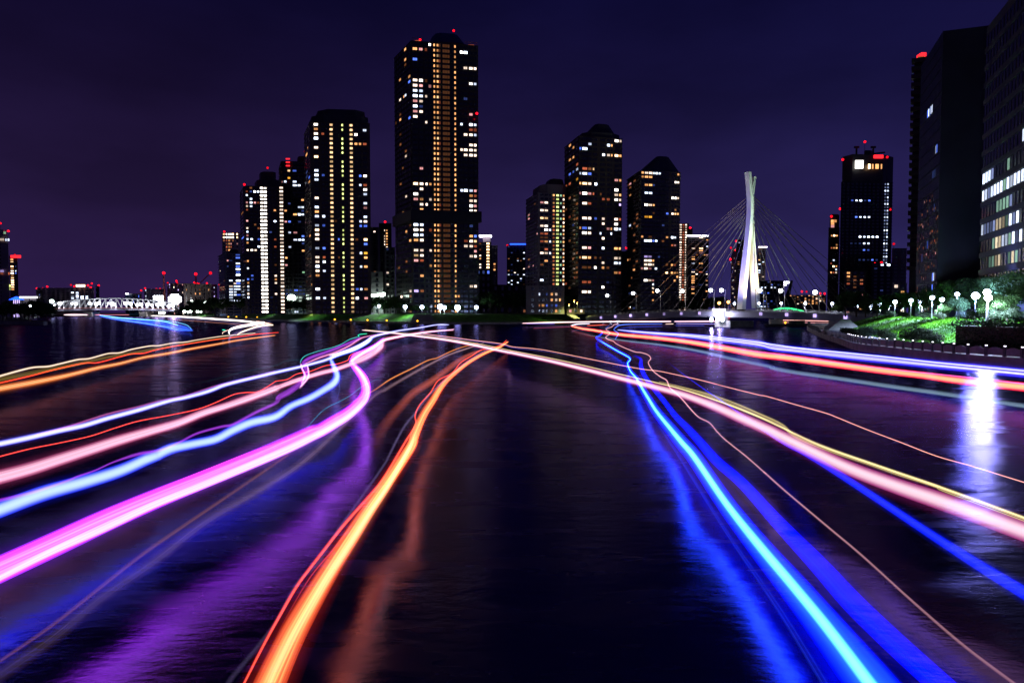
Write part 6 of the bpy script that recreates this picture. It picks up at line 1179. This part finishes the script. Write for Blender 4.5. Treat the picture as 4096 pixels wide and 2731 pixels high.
trail('long thin salmon streak running over the river to the right edge',
  (S('B', (1480, 180, 4), (1700, 208, 4), (1900, 235, 4), (2150, 266, 5)) + S('D', (0, 292, 5), (150, 305, 5), (300, 325, 5), (600, 385, 6), (900, 445, 6), (1100, 482, 6), (1250, 500, 6), (1350, 520, 6), (1600, 575, 7), (1850, 640, 7), (2100, 702, 8)) + S('E', (150, 720, 8), (400, 792, 8), (650, 862, 9), (750, 900, 9), (1000, 1002, 9), (1300, 1115, 9), (1600, 1230, 9), (1900, 1315, 9), (2200, 1408, 10), (2352, 1455, 10)), 2.4, (1, .45, .38), (1, .12, .12), 2.4, {'kc': 1.4}),
  (S('B', (1480, 184, 3), (1800, 226, 4), (2150, 274, 4)) + S('D', (0, 300, 4), (300, 336, 4), (600, 396, 4), (900, 452, 4)), 2.2, (.3, .2, 1), (.1, .1, 1), .8, {'f1': .4}))
trail('zigzag pale pink streak wriggling down from the far shore to the lower right corner',
  (S('D', (902, 98, 6), (870, 103, 6), (850, 122, 6), (800, 142, 6), (832, 170, 6), (828, 185, 6), (798, 210, 7), (815, 228, 7), (862, 245, 7), (890, 268, 7), (960, 302, 7), (1050, 336, 8), (1100, 342, 8), (1160, 362, 8), (1182, 392, 9), (1162, 425, 9), (1178, 465, 9), (1212, 508, 9), (1265, 548, 10), (1318, 580, 10), (1345, 640, 11), (1400, 690, 11), (1455, 745, 12), (1530, 832, 12), (1595, 895, 12), (1685, 942, 12), (1750, 1018, 12), (1830, 1095, 12), (2000, 1230, 13), (2150, 1362, 13)) + S('F', (700, 180, 11), (830, 285, 11), (950, 392, 11), (1200, 602, 12), (1400, 770, 13), (1700, 1042, 15), (2000, 1300, 18), (2300, 1525, 20)), 2.3, (1, .52, .55), (.8, .12, .45), 1.5, {'kc': 1.6, 'f1': .12, 'ws': 1.3}),)
trail('brightest blue streak with a cyan core, plunging to the lower right',
  (S('D', (765, 178, 7), (740, 200, 8), (718, 214, 10), (740, 236, 14), (830, 290, 18), (900, 330, 20), (970, 366, 20), (1005, 392, 16), (985, 435, 22), (1008, 500, 30), (1058, 560, 38), (1105, 640, 50), (1165, 740, 60), (1235, 850, 76), (1350, 992, 96), (1450, 1115, 112), (1560, 1245, 126)) + S('F', (600, 470, 106), (800, 725, 136), (1000, 962, 172), (1200, 1205, 210), (1450, 1519, 270)), 1.0, (.003, .02, 1), (.0, .003, 1), 11., {'kc': 1.5, 'pw': 1.9, 'streak': .35, 'nf': 3, 'fs': .6, 'fcol': (.0, .1, 1)}),
  (S('D', (740, 236, 4), (900, 330, 7), (1005, 392, 6), (985, 435, 8), (1008, 500, 10), (1058, 560, 14), (1105, 640, 20), (1165, 740, 24), (1235, 850, 28), (1350, 992, 38), (1450, 1112, 48), (1560, 1242, 56)) + S('F', (600, 466, 46), (800, 718, 60), (1000, 955, 66), (1200, 1200, 74), (1440, 1519, 84)), 1.05, (.22, 1, .62), (.01, .25, 1), 2.4, {'kc': 1.6, 'pw': 1.5, 'streak': .15, 'f0': .1}),
  (S('F', (200, 0, 14), (330, 200, 22), (480, 440, 30), (640, 690, 34), (800, 920, 44), (960, 1160, 50), (1180, 1519, 60)), .8, (.02, .05, .9), (.0, .02, .5), .16, {'streak': .9, 'nf': 4, 'fs': .16, 'fcol': (.05, .12, 1)}))
trail('deep ultramarine streak parallel to the cyan-cored one, on its right',
  (S('D', (1030, 365, 14), (1095, 395, 20), (1098, 450, 28), (1125, 530, 30), (1200, 640, 32), (1300, 762, 36), (1400, 890, 44), (1500, 990, 54), (1610, 1112, 66), (1750, 1270, 78)) + S('F', (700, 350, 60), (900, 570, 76), (1150, 832, 104), (1350, 1052, 122), (1600, 1292, 130), (1850, 1519, 136)), 1.1, (.0, .005, 1), (.0, .002, 1), 4.4, {'f0': .25, 'kc': 1.5, 'pw': .8, 'streak': .45, 'nf': 3, 'fs': .4, 'fcol': (.0, .03, 1)}))
trail('dim violet-blue streak emerging from under the long pink streak towards the right edge',
  (S('D', (1330, 425, 6), (1400, 480, 8), (1500, 555, 8), (1650, 662, 9), (1800, 762, 9)) + S('F', (910, 90, 16), (1050, 162, 26), (1200, 248, 36), (1500, 442, 44), (1800, 640, 52), (2100, 832, 66), (2352, 985, 78)), 1.4, (.012, .025, 1), (.0, .01, 1), 1.8, {'f0': .6, 'nf': 2, 'fs': .5, 'pw': 1.2}),)
trail('small blue arcs near the far shore left of the pylon pier',
  (S('D', (880, 228, 5), (892, 205, 7), (905, 178, 7), (868, 148, 7), (890, 122, 8), (920, 108, 8), (1000, 100, 8), (1280, 96, 6)), 1.7, (.1, .25, 1), (.02, .05, 1), 2.0, {'nf': 1}),
  (S('D', (910, 142, 5), (980, 128, 7), (1100, 122, 8), (1280, 118, 6)), 1.2, (.05, .1, 1), (.02, .03, .9), .8, {}), (S('D', (795, 135, 4), (828, 112, 5)), 1.9, (.1, .2, 1), (.02, .05, 1), 1.2, {}),
  (S('D', (770, 178, 4), (765, 160, 4), (750, 152, 4)), 1.7, (.2, .3, 1), (.02, .05, 1), 1.4, {}))
trail('horizontal pink-white streak along the far bank, from the lawn to the pylon pier',
  (S('D', (85, 92, 6), (170, 89, 9), (300, 85, 12), (600, 80, 12), (900, 77, 12), (1100, 77, 12), (1355, 76, 12)), 1.7, (1, .68, .72), (1, .12, .25), 3.4, {'kc': 1.6}),
  (S('D', (1385, 76, 9), (1600, 75, 12), (1820, 74, 11)), 1.7, (1, .72, .85), (1, .12, .4), 3.0, {'kc': 1.6}),
  (S('D', (1400, 94, 6), (1600, 96, 8), (1820, 98, 7)), 1.2, (.5, .4, 1), (.1, .1, 1), 1.6, {}), (S('D', (1395, 112, 5), (1640, 112, 5)), .9, (.1, .15, 1), (.02, .03, 1), 1.0, {}),
  (S('D', (1310, 98, 7), (1375, 97, 8)), 1.2, (1, .8, .7), (1, .4, .2), 2.0, {}), (S('D', (120, 96, 5), (360, 98, 6)), 1.3, (.3, .2, 1), (.1, .1, 1), 1.2, {}), (S('D', (180, 135, 4), (330, 128, 5), (490, 122, 5)), .5, (1, .15, .35), (.8, .05, .2), .5, {}))
trail('orange-white streak under the left end of the cable bridge beyond the quay lamps',
  (S('J', (1290, 555, 5), (1600, 562, 6), (2000, 568, 6), (2200, 569, 6)), 3.6 - 1.9, (1, .55, .4), (1, .3, .1), 1.2, {}), (S('J', (2075, 569, 12), (2205, 569, 12)), 1.7, (1, .8, .5), (1, .5, .2), 3.0, {}))
trail('red and pink streaks under the cable bridge behind the work boats',
  (S('H', (1375, 478, 20), (1500, 472, 14), (1700, 474, 12), (2000, 480, 12), (2220, 486, 12)), 1.9, (1, .55, .5), (1, .1, .1), 2.6, {'kc': 1.5}), (S('H', (1380, 505, 6), (1800, 505, 10), (2220, 514, 10)), 1.3, (1, .5, .5), (1, .1, .15), 1.8, {}), (S('H', (1485, 440, 8), (1620, 440, 8)), 2.5, (1, .15, .25), (1, .02, .1), 2.0, {}), (S('H', (655, 440, 8), (800, 440, 8)), 2.4, (1, .15, .25), (1, .02, .1), 2.2, {}), (S('H', (660, 456, 6), (790, 458, 6)), 2.2, (1, .3, .4), (1, .1, .1), 2.0, {}))
BIG = S('D', (500, 112, 10), (545, 104, 14), (620, 112, 18), (700, 125, 20), (800, 142, 22), (900, 160, 24), (1200, 190, 26), (1500, 216, 30), (1800, 255, 34), (2000, 290, 36), (2200, 322, 36))
trail('big bundle of white and blue-white streaks sweeping below the right bank railing',
  (S('D', (660, 95, 6), (560, 98, 8), (505, 110, 9)) + BIG + S('E', (200, 332, 32), (400, 360, 30), (600, 386, 28), (800, 412, 28), (1000, 434, 28), (1300, 460, 28), (1700, 490, 28), (2352, 560, 28)), 2.0, (.90, .90, 1), (.35, .2, 1), 2.3, {'ws': 1.35, 'kc': 1.3, 'pw': 1.3, 'nf': 3, 'fs': 1.4}),
  (S('D', (900, 150, 14), (1200, 178, 26), (1500, 200, 36), (1800, 232, 48), (2100, 268, 56)) + S('E', (200, 300, 56), (400, 322, 58), (800, 368, 62), (1200, 408, 66), (1600, 448, 70), (2000, 485, 74), (2352, 520, 74)), 2.1, (.07, .05, 1), (.03, .02, 1), 2.6, {'pw': .9, 'streak': .7, 'nf': 8, 'fs': 1.3, 'fcol': (.6, .6, 1), 'fw': .35, 'f0': .1}),
  (S('D', (900, 148, 5), (1200, 172, 6), (1500, 192, 7), (1800, 220, 8), (2200, 268, 9)) + S('E', (0, 266, 9), (400, 302, 9), (800, 342, 9), (1200, 382, 9), (1600, 428, 9), (2000, 466, 9), (2352, 498, 9)), 2.5, (.8, .85, 1), (.2, .2, 1), 2.2, {}))
trail('orange streak with red halo under the big white right-hand bundle',
  (S('D', (505, 116, 8), (600, 138, 14), (700, 152, 16), (900, 186, 20), (1200, 214, 24), (1500, 250, 28), (1800, 302, 34), (2100, 358, 38)) + S('E', (0, 342, 42), (300, 385, 40), (600, 425, 40), (900, 466, 40), (1200, 505, 40), (1500, 540, 40), (1800, 582, 44), (2352, 638, 52)), 1.4, (1, .22, .10), (1, .0, .06), 4.4, {'ws': 1.6, 'kc': 4.0, 'pw': 1.4, 'streak': .3, 'nf': 2, 'fs': .8, 'fcol': (1, .5, .15)}),
  (S('D', (1200, 204, 6), (1600, 250, 7), (2000, 322, 8)) + S('E', (200, 352, 9), (600, 408, 9), (1000, 462, 10), (1400, 508, 10), (1800, 548, 12), (2352, 612, 14)), 1.8, (1, .15, .7), (.9, .02, .4), 1.6, {'nf': 1}),
  (S('D', (640, 112, 8), (760, 106, 8), (830, 104, 4)), 1.4, (1, .15, .05), (1, .02, 0), 1.8, {'f1': .3}))
trail('soft grey-blue ghost streak below the orange one on the right',
  (S('D', (525, 168, 5), (800, 218, 12), (1000, 245, 16), (1300, 280, 22), (1600, 330, 28), (1900, 400, 32), (2200, 462, 34)) + S('E', (200, 478, 36), (400, 515, 38), (800, 572, 40), (1200, 632, 42), (1700, 702, 42), (2352, 800, 44)), 1.2, (.5, .75, .95), (.2, .35, .6), .42, {'f0': .3, 'pw': 1.6, 'streak': .3, 'nf': 1, 'fs': .3}))
